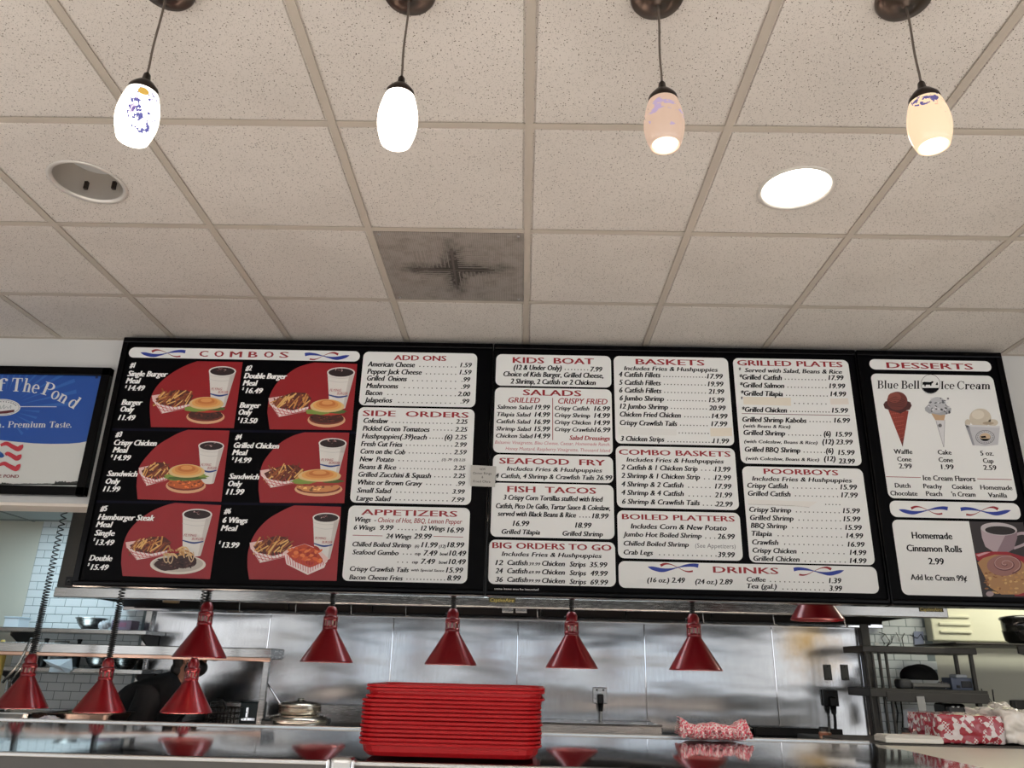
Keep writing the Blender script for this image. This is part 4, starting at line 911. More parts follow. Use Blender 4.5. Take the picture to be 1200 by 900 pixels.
# cinnamon roll panel: white left half, photograph to the right
a = W2(D3(42, 142)); b_ = W2(D3(720, 157)); c_ = W2(D3(830, 818)); d_ = W2(D3(170, 800))
xl = (W2(D3(42, 160))[0]+W2(D3(122, 770))[0])/2; xr = (b_[0]+c_[0])/2; zt = (a[1]+b_[1])/2; zb = (c_[1]+W2(D3(170, 805))[1])/2
pts = rrect(xl, zb, xl+.2, zt, .028); pts = [(x if x < xl+.1 else xr, z if x < xl+.1 else (zb if z < (zb+zt)/2 else zt)) for x, z in pts]
q = []; [q.append(p_) for p_ in pts if not q or (abs(p_[0]-q[-1][0])+abs(p_[1]-q[-1][1])) > 1e-6]
if abs(q[0][0]-q[-1][0])+abs(q[0][1]-q[-1][1]) < 1e-6: q.pop()
p = slab(q, YF-.0006, YF+.004).build('cinnamon_roll_panel', B3, M_WHITE)
lt = Letters('lettering', p); rowsx(lt, D3, [('Homemade',215,308,572,58),('Cinnamon Rolls',170,420,655,58),('2.99',362,535,500,56),('Add Ice Cream 99¢',205,672,700,50)], bold=.05, shear=.03)
xr2 = W2(D2(1172, 700))[0]
p = slab([(xr, zb), (xr2, zb), (xr2, zt), (xr, zt)], YF-.0006, YF+.004).build('cinnamon_roll_picture', B3, pm('table_dark', (42, 34, 36)))
pr = Print(base=.0008)
cu, cs = pm('mug', (176, 158, 164)), pm('mug_shade', (138, 116, 124))
pr.stroke(D3, [(1120, 275, 26), (1190, 262, 26), (1235, 290, 26), (1215, 350, 26), (1110, 395, 22)], cu)
pr.px(D3, [(818, 220), (1138, 235), (1140, 300), (1110, 400), (1040, 440), (930, 425), (860, 380), (830, 300)], cu); pr.lay()
pr.px(D3, [(1040, 270), (1138, 240), (1140, 300), (1110, 400), (1040, 440), (960, 430)], cs); pr.lay()
pr.ell(D3, (978, 225), 160, 56, pm('mug_rim', (192, 184, 186)), rot=.08); pr.lay(); pr.ell(D3, (990, 238), 134, 38, pm('coffee', (28, 18, 18)), rot=.05); pr.lay()
def clipx(pts): return pts
X2 = 1275
pr.px(D3, [(770, 440), (880, 422), (1050, 425), (1200, 470), (X2, 520), (X2, 812), (1120, 815), (1000, 560), (788, 500)], pm('plate_red', (150, 22, 36))); pr.lay()
pr.px(D3, [(790, 520), (840, 480), (940, 450), (1080, 455), (1180, 510), (X2, 600), (X2, 760), (1150, 800), (1000, 800), (900, 740), (850, 640)], pm('roll_dough', (172, 128, 84))); pr.lay()
rr = random.Random(9)
for k in range(60):
    c = (rr.uniform(860, 1240), rr.uniform(600, 790)); pr.ell(D3, c, rr.uniform(8, 22), rr.uniform(5, 12), pm('crumb_%d' % (k % 3), ((206, 168, 108), (140, 92, 52), (190, 142, 84))[k % 3]), 7); 
    if k % 6 == 0: pr.lay(.00002)
pr.lay(); pr.ell(D3, (1022, 545), 150, 92, pm('roll_top', (150, 104, 98))); pr.lay()
sp = [(1040+(6+t*13.5)*math.cos(t*.62), 530+(4+t*8.2)*math.sin(t*.62), 7+t*.7) for t in range(0, 22, 1)]; sp = [q_ for q_ in sp if abs(q_[0]-1022) < 175]
pr.stroke(D3, [(x+0, y, min(w_*.8, 9)) for x, y, w_ in [(1040+(5+t*5.6)*math.cos(t*.55), 535+(3+t*3.4)*math.sin(t*.55), 6+t*.3) for t in range(0, 26)]], pm('cinnamon_swirl', (86, 40, 44))); pr.lay()
pr.stroke(D3, [(x+0, y, 6) for x, y in [(1036+(8+t*5.6)*math.cos(t*.55+.9), 531+(4+t*3.4)*math.sin(t*.55+.9)) for t in range(0, 24)]], pm('icing', (190, 150, 146)))
pr.px(D3, [(775, 452), (850, 430), (905, 428), (800, 468)], pm('glint', (206, 150, 156))); pr.ell(D3, (898, 795), 34, 24, pm('spill', (168, 148, 150)))
pr.build('mug_and_roll_print', p)

# taped paper note between the first two boards
N1 = Crop(555, 535); pts = [(551.8, 545), (581.5, 546.5), (580, 570.8), (551, 569.5)]
w = [W2(q_, YF-.013) for q_ in pts]
s = slab(w, YF-.0140, YF-.0132); nt = s.build('paper_note', None, pm('note_paper', (188, 186, 180))); tag(nt, 'small white paper note taped over the seam between left and middle menu boards', 'note')
N1 = Crop(550, 540); lt = Letters('lettering', nt, Y=YF-.0140, k=.0003)
for tx, x0, y, x1 in (('NEW', 92, 83, 142), ('Onion Rings', 30, 118, 195), ('&', 108, 153, 122), ('Fried Okra', 35, 190, 185)): lt.line(N1, tx, x0, y, x1, 20, M_INK, 0, .0)

# ---------------------------------------------------------------- framed poster
YP = YW-.028; PO = Crop(0, 420); PO2 = Crop(0, 500)
zt, zb = P(120, 430.5, YP-.01).z, P(100, 581, YP-.01).z; xr = P(130.5, 431, YP-.01).x; xc = P(4, 476, YP).x; xl = 2*xc-xr
ps = thing('framed_poster', ((xl+xr)/2, YW-.015, zb), 'blue and white catfish poster in black frame hanging left of the menu boards', 'poster')
fw = .045; s = MB()
for a, b_ in (((xl, zt-fw), (xr, zt)), ((xl, zb), (xr, zb+fw)), ((xl, zb), (xl+fw, zt)), ((xr-fw, zb), (xr, zt))): s.bbox((a[0], YP-.012, a[1]), (b_[0], YW-.001, b_[1]), .004)
s.build('frame', ps, M_BLACK)
ix0, ix1, iz0, iz1 = xl+fw*.9, xr-fw*.9, zb+fw*.9, zt-fw*.9
s = MB(); s.box((ix0, YP, iz0), (ix1, YP+.004, iz1)); pp = s.build('poster_sheet', ps, pm('poster_white', (206, 208, 204)))
pr = Print(YP, .0004); blue = pm('poster_blue', (22, 76, 160))
cur = [W2(PO2(x, y), YP) for x, y in ((0, 118), (130, 132), (300, 147), (450, 152), (600, 150), (700, 142), (790, 126))]
cur = [q_ for q_ in cur if q_[0] < ix1]+[(ix1, cur[-1][1])]
left = [(2*xc-x, z) for x, z in cur[::-1]]
pr.poly([(ix0, iz1)]+left+cur+[(ix1, iz1)], blue); pr.lay()
med = W2(PO(22, 432), YP)
for k in range(36):
    a = 2*math.pi*(k+.3)/36; a2 = a+.06
    if math.sin(a) < -.75: continue
    r = .38 if math.sin(a) > -.4 else .20
    r = min(r, (iz1-med[1])/max(.05, math.sin(a)) if math.sin(a) > 0 else .2)*.97
    pr.poly([(med[0]+.09*math.cos(a), med[1]+.09*math.sin(a)), (med[0]+r*math.cos(a), med[1]+r*math.sin(a)), (med[0]+r*math.cos(a2), med[1]+r*math.sin(a2)*.99)], pm('poster_ray', (44, 98, 178)))
pr.build('blue_field', pp)
pr = Print(YP, .0010); wt = pm('poster_text_white', (214, 216, 216))
for ch, x, y, x1, cp_, rt in (('f', -30, 287, 45, 112, 0), ('T', 92, 290, 190, 118, 1), ('h', 195, 292, 272, 120, 5), ('e', 270, 300, 340, 118, 8), ('P', 358, 312, 458, 118, 16), ('o', 437, 345, 510, 118, 20), ('n', 500, 370, 580, 118, 25), ('d', 588, 412, 668, 118, 30)):
    serif(pr, PO, ch, x, y, x1, cp_, wt, .14, rt)
serif(pr, PO, 'n.', -50, 608, 42, 56, wt, .18); serif(pr, PO, 'Premium', 68, 608, 405, 54, wt, .18); serif(pr, PO, 'Taste.', 432, 609, 632, 54, wt, .18)
pr.stroke(PO, [(150, 425, 6), (500, 426, 6)], wt, False); pr.ell(PO, (22, 432), 160, 74, wt); pr.lay(); pr.ell(PO, (22, 432), 150, 66, pm('medallion_ring', (120, 134, 150))); pr.lay(); pr.ell(PO, (22, 432), 146, 62, wt); pr.lay()
pr.px(PO, [(-90, 478), (130, 452), (128, 472), (60, 486), (-60, 492)], pm('medallion_ribbon', (84, 20, 34)))
for k in range(14):
    a = math.radians(200+140*k/13); pr.ell(PO, (22+128*math.cos(a), 432+50*math.sin(a)), 6, 5, pm('medallion_letters', (70, 74, 90)), 6)
pr.stroke(PO, [(-40, 440, 5), (0, 415, 6), (10, 445, 5), (40, 410, 5), (35, 445, 5), (60, 425, 4), (75, 440, 4), (100, 415, 5), (95, 445, 5)], pm('medallion_script', (150, 160, 162)))
rd = pm('flag_red', (186, 44, 60))
for ys in ((8, 165, 60, 150, 110, 175, 160, 185, 205, 160, 14), (50, 248, 70, 238, 105, 255, 150, 268, 190, 245, 12), (-10, 340, 40, 325, 80, 345, 140, 360, 182, 330, 12)):
    pts = [(ys[0], ys[1], 22), (ys[2], ys[3], 34), (ys[4], ys[5], 38), (ys[6], ys[7]+12, 42), (ys[8]-15, ys[9]+18, 36), (ys[8], ys[9], 6)]
    pr.stroke(PO2, pts, rd)
pr.px(PO2, [(-60, 205), (0, 215), (30, 240), (42, 262), (20, 275), (-20, 268), (-60, 275)], pm('flag_blue', (30, 80, 150)))
gd = pm('ground_silhouette', (52, 56, 52)); rr = random.Random(2)
top = []
for k in range(0, 701, 12):
    yy = 505-rr.uniform(0, 6)-(16 if 10 < k < 80 else 0)*rr.random()-(14+10*rr.random() if 480 < k < 700 else 0)
    top.append((k, yy))
pr.px(PO2, [(0, 512)]+top+[(700, 512)], gd); pr.px(PO2, [(455, 505), (710, 500), (708, 516), (460, 516)], gd)
pr.px(PO, [(842, 155), (865, 155), (863, 178), (840, 178)], pm('pin_navy', (14, 24, 70)))
pr.build('poster_art', pp)
lt = Letters('lettering', pp, Y=YP, k=.0012); lt.line(PO2, 'E POND', -8, 448, 165, 28, pm('pond_red', (120, 24, 40)), 0, .05)
# ---------------------------------------------------------------- pass counter and trays
ZC = CAMZ-.19
yn = PZ(300, 884.5, ZC).y; yf = PZ(440, 855, ZC).y
ct = thing('pass_counter', (0, (yn+yf)/2, 0), 'long polished stainless steel serving counter across the bottom edge of the photo', 'counter')
XR1 = PZ(1112, 890, ZC).x
n = 28
def counter_top(x0, x1, name, m):
    s = MB(); vs = []; 
    xs = [x0+(x1-x0)*i/60 for i in range(61)]
    for i, x in enumerate(xs):
        for k in range(n+1):
            u = k/n; y = yn+(yf-yn)*u
            z = ZC-.006*(1-u)**3+.0012*math.sin(x*5.1+1)*math.sin(3.1*u)+.0008*math.sin(x*11)*math.sin(3.14*u)
            vs.append((x, y, z))
    fs = [(i*(n+1)+k, (i+1)*(n+1)+k, (i+1)*(n+1)+k+1, i*(n+1)+k+1) for i in range(60) for k in range(n)]
    s.add(vs, fs, None, True); return s.build(name, ct, m)
counter_top(-2.6, XR1, 'steel_top', M_STEELC)
s = MB(); s.bbox((-2.6, yf-.004, ZC-.03), (XR1, yf+.012, ZC+.006), .003); s.build('rear_lip', ct, M_STEEL)
s = MB(); s.bbox((-2.6, yn-.010, ZC-.016), (XR1, yn+.001, ZC-.0065), .003, seg=3); s.build('front_lip', ct, M_STEEL)
s = MB(); s.bbox((-2.6, yn-.006, ZC-.35), (XR1-.02, yn+.02, ZC-.012), .003); s.build('front_panel', ct, M_STEELF)
s = MB(); s.box((-2.6, yn+.01, 0), (XR1-.03, yf, ZC-.05)); s.build('base_cabinet', ct, mat('counter_base', (90, 88, 86), .5))
pxr = PZ(395, 890, ZC).x
s = MB(); s.bbox((pxr-.020, yn-.03, ZC-.12), (pxr+.030, yn+.02, ZC+.002), .010, seg=3); s.build('end_bracket', ct, M_STEEL)
s = MB()
for dx in (-.022, .032): s.bbox((pxr+dx-.004, yn-.034, ZC-.13), (pxr+dx+.004, yn-.004, ZC-.002), .003)
s.build('bracket_edge', ct, M_CHROME)
lc = MB(); lc.bbox((XR1+.004, yn-.02, ZC-.05), (3.2, yf+.006, ZC-.006), .006); o = lc.build('side_counter', None, mat('cream_laminate', (226, 222, 205), .35)); tag(o, 'cream laminate counter end at the bottom right corner', 'counter')
s = MB(); s.box((XR1+.06, yn+.05, 0), (3.2, yf, ZC-.05)); s.build('base', o, mat('counter_base', (90, 88, 86), .5))

def tray_mesh(name):
    L_, Wd = .405, .30
    bm = bmesh.new(); rings = []
    for (ins, z) in ((.020, .0012), (.014, 0), (.005, .006), (.0015, .0145), (-.001, .0152), (-.0045, .0155), (-.0055, .0172), (-.004, .0190), (0, .0192), (.004, .0172), (.007, .0080), (.016, .0022), (.021, .0022)):
        q = rrect(-L_/2+ins, -Wd/2+ins, L_/2-ins, Wd/2-ins, .045-ins*.5, 4); rings.append([bm.verts.new((x, y, z)) for x, y in q])
    for a, b_ in zip(rings[:-1], rings[1:]):
        for k in range(len(a)): bm.faces.new((a[k], a[(k+1) % len(a)], b_[(k+1) % len(a)], b_[k]))
    bm.faces.new(rings[0]); bm.faces.new(rings[-1][::-1]); bmesh.ops.recalc_face_normals(bm, faces=bm.faces)
    for v_ in bm.verts: v_.co.z *= 1.5
    me = bpy.data.meshes.new(name); bm.to_mesh(me); bm.free(); me.materials.append(M_TRAY)
    for p_ in me.polygons: p_.use_smooth = False
    return me
tme = tray_mesh('serving_tray')
tc = PZ(528, 886, ZC); NT = 14; ztop = P(640, 806, tc.y+.02).z; ty = yn+.022+.15
pitch_ = (ztop-.0285-ZC-.001-.0225)/(NT-3)
rr = random.Random(12); xc_ = P(528, 840, yn+.035).x
for k in range(NT):
    o = bpy.data.objects.new('serving_tray', tme); COL.objects.link(o)
    dx = rr.uniform(-.0015, .0015)+(.007 if k >= NT-3 else 0); o.location = (xc_+dx, ty+rr.uniform(-.002, .002), ZC+.001+pitch_*min(k, NT-3)+(.0155 if k == NT-2 else .0225 if k == NT-1 else 0)); o.rotation_euler = (0, 0, rr.uniform(-.004, .004)+(-.01 if k > NT-3 else 0))
    if k == 0: lab = 'red plastic tray at the very bottom of the stack on the counter'
    elif k == NT-1: lab = 'topmost red plastic tray of the stack on the steel counter'
    elif k == NT-2: lab = 'second red plastic tray from the top of the counter stack'
    elif k == NT-3: lab = 'third red plastic tray from the top, sitting shifted on the stack'
    else:
        lab = 'red plastic tray number %s from the bottom of the counter stack' % ['', 'two', 'three', 'four', 'five', 'six', 'seven', 'eight', 'nine', 'ten', 'eleven', 'twelve', 'thirteen', 'fourteen'][k]
    tag(o, lab, 'tray', 'red serving trays stacked on the counter')

# ---------------------------------------------------------------- heat lamps
HEATW = 120
ps_ = thing('added_pass_shelf', (0, 4.05, 0), 'pale shelf added under the heat lamps to bounce light, hidden behind the counter', 'shelf')  # unseen, added pale to bounce heat-lamp light onto the ceiling
s = MB(); s.bbox((-3.0, 3.78, .98), (2.9, 4.40, 1.02), .005); s.build('shelf_top', ps_, mat('pale_bounce_shelf', (226, 222, 218), .5, .2))
for q_ in (-2.9, -1.0, .9, 2.8):
    for yy in (3.83, 4.35): s = MB(); s.tube([(q_, yy, 0), (q_, yy, .98)], .02, 10); s.build('leg', ps_, M_STEEL)
def coil(s, x, y, z0, z1, r=.011, pitch0=.012, pitch1=.012, wire=.0028):
    pts = []; z = z0; a = 0; tot = z1-z0
    while z < z1:
        u = (z-z0)/tot; p_ = pitch0+(pitch1-pitch0)*max(0, (u-.25)/.75)**.8
        pts.append((x+r*math.cos(a), y+r*math.sin(a), z)); a += math.pi/5; z += p_/10
    s.tube(pts, wire, 5)
def lamp(px, py, Y, label, stretched=False, ztop=KC-.001, grp='red heat lamps hanging over the pass'):
    b_ = P(px, py, Y); x, y, z = b_
    t = thing('heat_lamp', (x, y, z), label, 'heat lamp', grp)
    s = MB(); s.lathe([(.1235, z+.004), (.1255, z), (.127, z+.003), (.1255, z+.008), (.036, z+.150), (.034, z+.158), (.031, z+.156), (.1215, z+.010)], (x, y, 0), 48, M_LRED)
    s.build('shade', t)
    # vented collar: slots cut as gaps between bars
    s = MB(); s.lathe([(.034, z+.152), (.036, z+.158), (.036, z+.172), (.033, z+.172)], (x, y, 0), 32); s.lathe([(.033, z+.196), (.036, z+.196), (.036, z+.214), (.030, z+.219), (.0, z+.22)], (x, y, 0), 32)
    for k in range(12):
        a0 = 2*math.pi*(k+.25)/12; a1 = a0+.33; q = []
        for a in (a0, (a0+a1)/2, a1): q += [(x+.036*math.cos(a), y+.036*math.sin(a))]
        for i in range(2):
            s.add([(q[i][0], q[i][1], z+.171), (q[i+1][0], q[i+1][1], z+.171), (q[i+1][0], q[i+1][1], z+.197), (q[i][0], q[i][1], z+.197)], [(0, 1, 2, 3)], None, True)
    s.build('vented_collar', t, M_LRED)
    s = MB(); s.lathe([(0, z+.160), (.027, z+.162), (.030, z+.18), (.027, z+.205), (0, z+.206)], (x, y, 0), 24); s.build('socket', t, mat('socket_ceramic', (250, 236, 214), .4))
    s = MB(); s.lathe([(.029, z+.218), (.029, z+.243), (.026, z+.250), (.020, z+.262), (.011, z+.266), (0, z+.267)], (x, y, 0), 28); s.build('top_cap', t, M_LRED)
    s = MB(); s.lathe([(0, .020), (.009, .022), (.009, .034), (.004, .038), (0, .038)], (x, y, z+.236), 12, axis='Y'); s.lathe([(0, -.038), (.008, -.036), (.008, -.026), (0, -.024)], (x, y, z+.236), 12, axis='X'); s.build('switch_knob', t, M_BLK)
    s = MB(); s.lathe([(0, z+.155), (.02, z+.14), (.045, z+.07), (.055, z+.045), (.045, z+.022), (0, z+.016)], (x, y, 0), 24); s.build('bulb', t, mat('heat_bulb', (220, 190, 170), .3, emit=(255, 120, 60), es=.25))
    sl = bpy.data.lights.new('heat_bulb', 'SPOT'); sl.energy = HEATW; sl.spot_size = math.radians(80); sl.spot_blend = .5; sl.color = (1, .80, .66); sl.shadow_soft_size = .04
    so = bpy.data.objects.new('heat_bulb_light', sl); COL.objects.link(so); so.location = (x, y, z+.012)
    s = MB()
    if stretched: coil(s, x, y, z+.262, ztop-.02, .0145, .010, .040, .0034)
    else: coil(s, x, y, z+.262, z+.62, .0125, .009, .011, .0032); s.tube([(x, y, z+.615), (x, y, ztop-.02)], .0035, 8)
    s.build('coiled_cord', t, M_BLK)
    s = MB(); s.lathe([(.05, ztop), (.05, ztop-.012), (.035, ztop-.02), (0, ztop-.02)], (x, y, 0), 28); s.build('ceiling_canopy', t, M_BLK)
for px, py, lab in ((233.5, 771, 'red cone heat lamp in front row, hanging directly above a lower lamp by the cook'), (382.5, 776.5, 'red cone heat lamp hanging above the saucepan with ladle'),
                    (528, 779.5, 'red cone heat lamp hanging directly above the tray stack'), (670, 783.5, 'red cone heat lamp hanging above the wall outlet with cord'),
                    (815.5, 786, 'red cone heat lamp hanging above the pile of checkered paper liners'), (958, 727, 'red heat lamp hoisted highest, half hidden behind the menu board bottom edge')):
    lamp(px, py, 4.0, lab, ztop=KC-.001)
for px, py, lab in ((24, 829.5, 'low red heat lamp on stretched black coil cord, leftmost of all'), (116, 834.5, 'low red heat lamp on stretched coil cord, in front of white tile wall'),
                    (218, 835, 'low red heat lamp in front of the cook in black shirt')):
    lamp(px, py, 4.32, lab, True)

# ---------------------------------------------------------------- exhaust hood
hx0, hx1 = P(64, 697, 4.9).x, P(1110, 720, 4.9).x; hz = P(600, 712.5, 4.9).z; hzl = hz
hd_ = thing('exhaust_hood', ((hx0+hx1)/2, 5.3, hz), 'long stainless steel kitchen exhaust hood behind the menu boards', 'hood')
s = MB(); s.bbox((hx0, 4.90, hz+.055), (hx1, 4.93, KC-.003), .003); s.bbox((hx0, 4.93, hz+.03), (hx0+.02, YB-.02, KC-.003), .003); s.bbox((hx1-.02, 4.93, hz+.03), (hx1, YB-.02, KC-.003), .003); s.build('canopy_shell', hd_, M_STEELF)
s = MB(); s.bbox((hx0, 4.885, hz), (hx1, 4.945, hz+.062), .006); s.build('front_gutter', hd_, M_STEEL)
s = MB(); s.box((hx0+.02, 4.94, hz+.26), (hx1-.02, YB-.03, hz+.28)); s.build('inner_roof', hd_, mat('dull_dark_metal', (36, 34, 33), .5, .4))  # even dark metal for the hood inside
s = MB(); s.bbox((hx0+.02, YB-.06, hz-.02), (hx1-.02, YB-.02, hz+.01), .005); s.build('rear_gutter', hd_, M_CHROME)
k = 0; x = hx0+.06
for i in range(9):
    a = hx0+.06+(hx1-hx0-.12)/9*i; bb = a+(hx1-hx0-.12)/9-.01
    s = MB(); bm = bmesh.new(); bmesh.ops.create_cube(bm, size=1, matrix=Matrix.Translation(((a+bb)/2, 5.55, hz+.14)) @ Matrix.Rotation(math.radians(38), 4, 'X') @ Matrix.Diagonal((bb-a, .012, .34, 1))); s.bm(bm); s.build('grease_filter', hd_, mat('dull_dark_metal', (36, 34, 33), .5, .4))
for hp_ in (281, 347, 412, 476, 630, 823, 905, 987):
    a = P(hp_, 709, 5.1)
    s = MB(); s.tube([(a.x, 5.1, hz+.12), (a.x, 5.1, hz-.005), (a.x+.004, 5.1, hz-.045), (a.x+.016, 5.1, hz-.052), (a.x+.02, 5.1, hz-.04)], .005, 6); s.build('utensil_hook', hd_, M_STEEL)
s = MB(); s.tube([(hx0+.03, 5.1, hz+.12), (hx1-.03, 5.1, hz+.12)], .008, 8); s.build('hanging_rail', hd_, M_STEEL)
gold = mat('brass_label', (196, 176, 96), .4, .3)
for lx0, lx1, ly in ((573, 604, 703), (1077, 1106, 714)):
    a, b_ = P(lx0, ly-3.2, 4.88), P(lx1, ly+3.2, 4.88); s = MB(); s.box((a.x, 4.882, b_.z), (b_.x, 4.8855, a.z)); lb = s.build('maker_plate', hd_, mat('plate_dark', (70, 62, 34), .4, .3))
    lt = Letters('lettering', lb, Y=4.882, k=.0005); lt.line(Crop(0, 0, 1), 'CaptiveAire', lx0+1.5, ly+2, lx1-2, 4, gold, .1, .0)
a, b_ = P(76, 686, 4.88), P(95, 694, 4.88)
s = MB(); s.bbox((a.x, 4.872, hz+.07), (b_.x, 4.90, hz+.125), .004)
for q_ in range(3): s.lathe([(0, -.010), (.008, -.008), (.008, 0)], (a.x+.025+.03*q_, 4.872, hz+.095), 10, axis='Y')
s.build('control_switch_box', hd_, M_BLK)
for bx in (595, 611):
    a = P(bx, 714, 4.95); s = MB(); s.bbox((a.x-.035, 4.93, a.z-.02), (a.x+.035, 4.99, a.z+.01), .004); s.build('clip', hd_, M_STEEL)
s = MB(); a = P(197, 703, 5.1); s.lathe([(.05, 0), (.055, .03), (.03, .08), (0, .09)], (a.x, 5.15, hz+.0), 20); s.build('hood_lamp', hd_, mat('hood_lamp_dim', (180, 150, 110), .4))

# ---------------------------------------------------------------- left: prep overshelf, wall shelves and their loads
def shelf(x0, x1, Y0, Y1, z, label, brackets, name='wall_shelf'):
    t = thing(name, ((x0+x1)/2, (Y0+Y1)/2, z), label, 'shelf')
    s = MB(); s.bbox((x0, Y0, z-.03), (x1, Y1, z), .004); s.build('shelf_board', t, M_STEEL)
    for bx in brackets:
        s = MB(); s.add([(bx, Y1, z-.03), (bx, Y0+.04, z-.03), (bx, Y0+.04, z-.05), (bx, Y1, z-.17), (bx+.012, Y1, z-.03), (bx+.012, Y0+.04, z-.03), (bx+.012, Y0+.04, z-.05), (bx+.012, Y1, z-.17)],
              [(0, 1, 2, 3), (7, 6, 5, 4), (0, 4, 5, 1), (1, 5, 6, 2), (2, 6, 7, 3), (3, 7, 4, 0)]); s.build('bracket', t, M_STEELF)
    return t
z1 = P(60, 736, 5.5).z; xs0 = -4.6; xs1 = P(173, 740, 5.5).x
shelf(xs0, xs1, 5.48, YB-.02, z1, 'upper stainless wall shelf on the tile wall holding metal bowls', (xs1-.05, P(20, 745, 5.6).x))
z2 = P(100, 783, 5.5).z
shelf(xs0, xs1+.02, 5.48, YB-.02, z2, 'lower stainless wall shelf behind the heat lamps at left', (xs1-.04, P(10, 790, 5.6).x))
def bowl(px, py, Y, z, r, h, label, name='mixing_bowl'):
    x = P(px, py, Y).x; s = MB(); s.lathe([(0, z+.003), (r*.42, z+.001), (r*.55, z+.004), (r*.85, z+h*.55), (r, z+h), (r*1.05, z+h+.002), (r*1.04, z+h-.004), (r*.93, z+h*.9), (r*.5, z+.012), (0, z+.010)], (x, Y, 0), 40)
    o = s.build(name, None, M_STEEL); return tag(o, label, 'bowl', 'steel bowls on the wall shelves')
bowl(106, 733, 5.62, z1, .10, .075, 'wide stainless mixing bowl on the upper left wall shelf')
bowl(126, 733, 5.60, z1, .05, .05, 'small dark steel bowl beside the wide bowl on upper shelf') if False else None
bowl(116, 780, 5.62, z2, .095, .07, 'steel bowl on lower shelf, left of a pair behind the second lamp')
bowl(147, 780, 5.62, z2, .085, .07, 'steel bowl on lower shelf, right of a pair near the bracket')
# containers on the shelves
def cbox(name, a, b_, m, label, cat, bev=.004, **k):
    s = MB(); s.bbox(a, b_, bev); o = s.build(name, None, m); return tag(o, label, cat, **k)
x = P(18, 730, 5.6).x; 
o = cbox('storage_tub', (x-.05, 5.55, z1), (x+.05, 5.68, z1+.065), mat('tub_white', (216, 226, 234), .4), 'white plastic tub on the upper left shelf', 'tub'); s = MB(); s.bbox((x-.054, 5.546, z1+.06), (x+.054, 5.684, z1+.072), .003); s.build('lid', o, mat('tub_lid', (190, 204, 214), .4))
x = P(146, 733, 5.6).x
o = cbox('glove_box', (x-.075, 5.56, z1), (x+.065, 5.68, z1+.065), mat('box_lilac', (186, 176, 206), .6), 'pale lilac cardboard box at right end of upper shelf', 'box'); s = MB(); s.bbox((x-.05, 5.557, z1+.02), (x+.03, 5.561, z1+.05), .001); s.build('printed_label', o, mat('box_pink', (206, 160, 196), .6))
x = P(124, 735, 5.55).x
s = MB(); bm = bmesh.new(); bmesh.ops.create_icosphere(bm, subdivisions=3, radius=1)
rr = random.Random(3)
for v_ in bm.verts: v_.co = Vector((v_.co.x*.04, v_.co.y*.03, v_.co.z*.026))*(1+.25*math.sin(v_.co.x*9+v_.co.z*7)*math.cos(v_.co.y*8)); v_.co += Vector((x, 5.53, z1+.030))
s.bm(bm); tag(s.build('folded_napkin', None, mat('napkin', (226, 232, 238), .8)), 'crumpled white napkin beside the bowl on upper shelf', 'napkin')
# grey cup holder on the lower shelf with a paper towel hanging from the overshelf
x = P(70, 757, 5.6).x; s = MB(); s.lathe([(0, z2), (.042, z2), (.055, z2+.03), (.045, z2+.17), (.047, z2+.172), (.0, z2+.168)], (x, 5.62, 0), 28); tag(s.build('grey_canister', None, mat('canister_grey', (120, 122, 122), .5)), 'grey tapered canister on lower shelf behind the steel rail', 'canister')
for k, px in enumerate((51, 90)):
    x = P(px, 768, 5.6).x; s = MB(); s.lathe([(0, z2), (.028, z2), (.028, z2+.11), (.012, z2+.14), (.012, z2+.17), (.016, z2+.172), (.016, z2+.185), (0, z2+.186)], (x, 5.6, 0), 20, M_BLK); o = s.build('squeeze_bottle', None)
    tag(o, ['dark bottle on lower shelf left of the grey canister', 'dark bottle on lower shelf right of the grey canister'][k], 'bottle', 'dark bottles on lower shelf')
# overshelf: long rail with a leg at its right end
Yo = 4.62; zt_, zb_ = P(160, 756, Yo).z, P(160, 771.5, Yo).z; xo1 = P(318, 764, Yo).x
os_ = thing('prep_overshelf', (-1.6, Yo, zb_), 'stainless overshelf rail on square leg above prep table, left of the saucepan', 'shelf')
s = MB(); s.bbox((-4.2, Yo, zb_+.012), (xo1, Yo+.26, zt_), .005); s.build('shelf_board', os_, M_STEEL)
s = MB(); s.bbox((-4.2, Yo-.006, zb_), (xo1, Yo+.01, zb_+.022), .004); s.build('rolled_edge', os_, mat('warm_edge_steel', (206, 170, 150), .3, 1.0))
ztab = CAMZ-.42
for q_ in (xo1-.045, -4.1): s = MB(); s.bbox((q_, Yo+.02, ztab), (q_+.035, Yo+.05, zb_+.02), .004); s.build('leg', os_, M_STEEL)
pt = thing('prep_table', (-1.6, 4.75, 0), 'stainless steel prep table under the overshelf, mostly hidden behind the counter', 'table')
s = MB(); s.bbox((-4.2, 4.42, ztab-.04), (xo1+.9, 4.78, ztab), .006); s.build('table_top', pt, M_STEEL)
for q_ in (-4.1, -1.9, xo1+.8):
    for yy in (4.46, 4.74): s = MB(); s.tube([(q_, yy, 0), (q_, yy, ztab-.04)], .02, 12); s.build('leg', pt, M_STEEL)
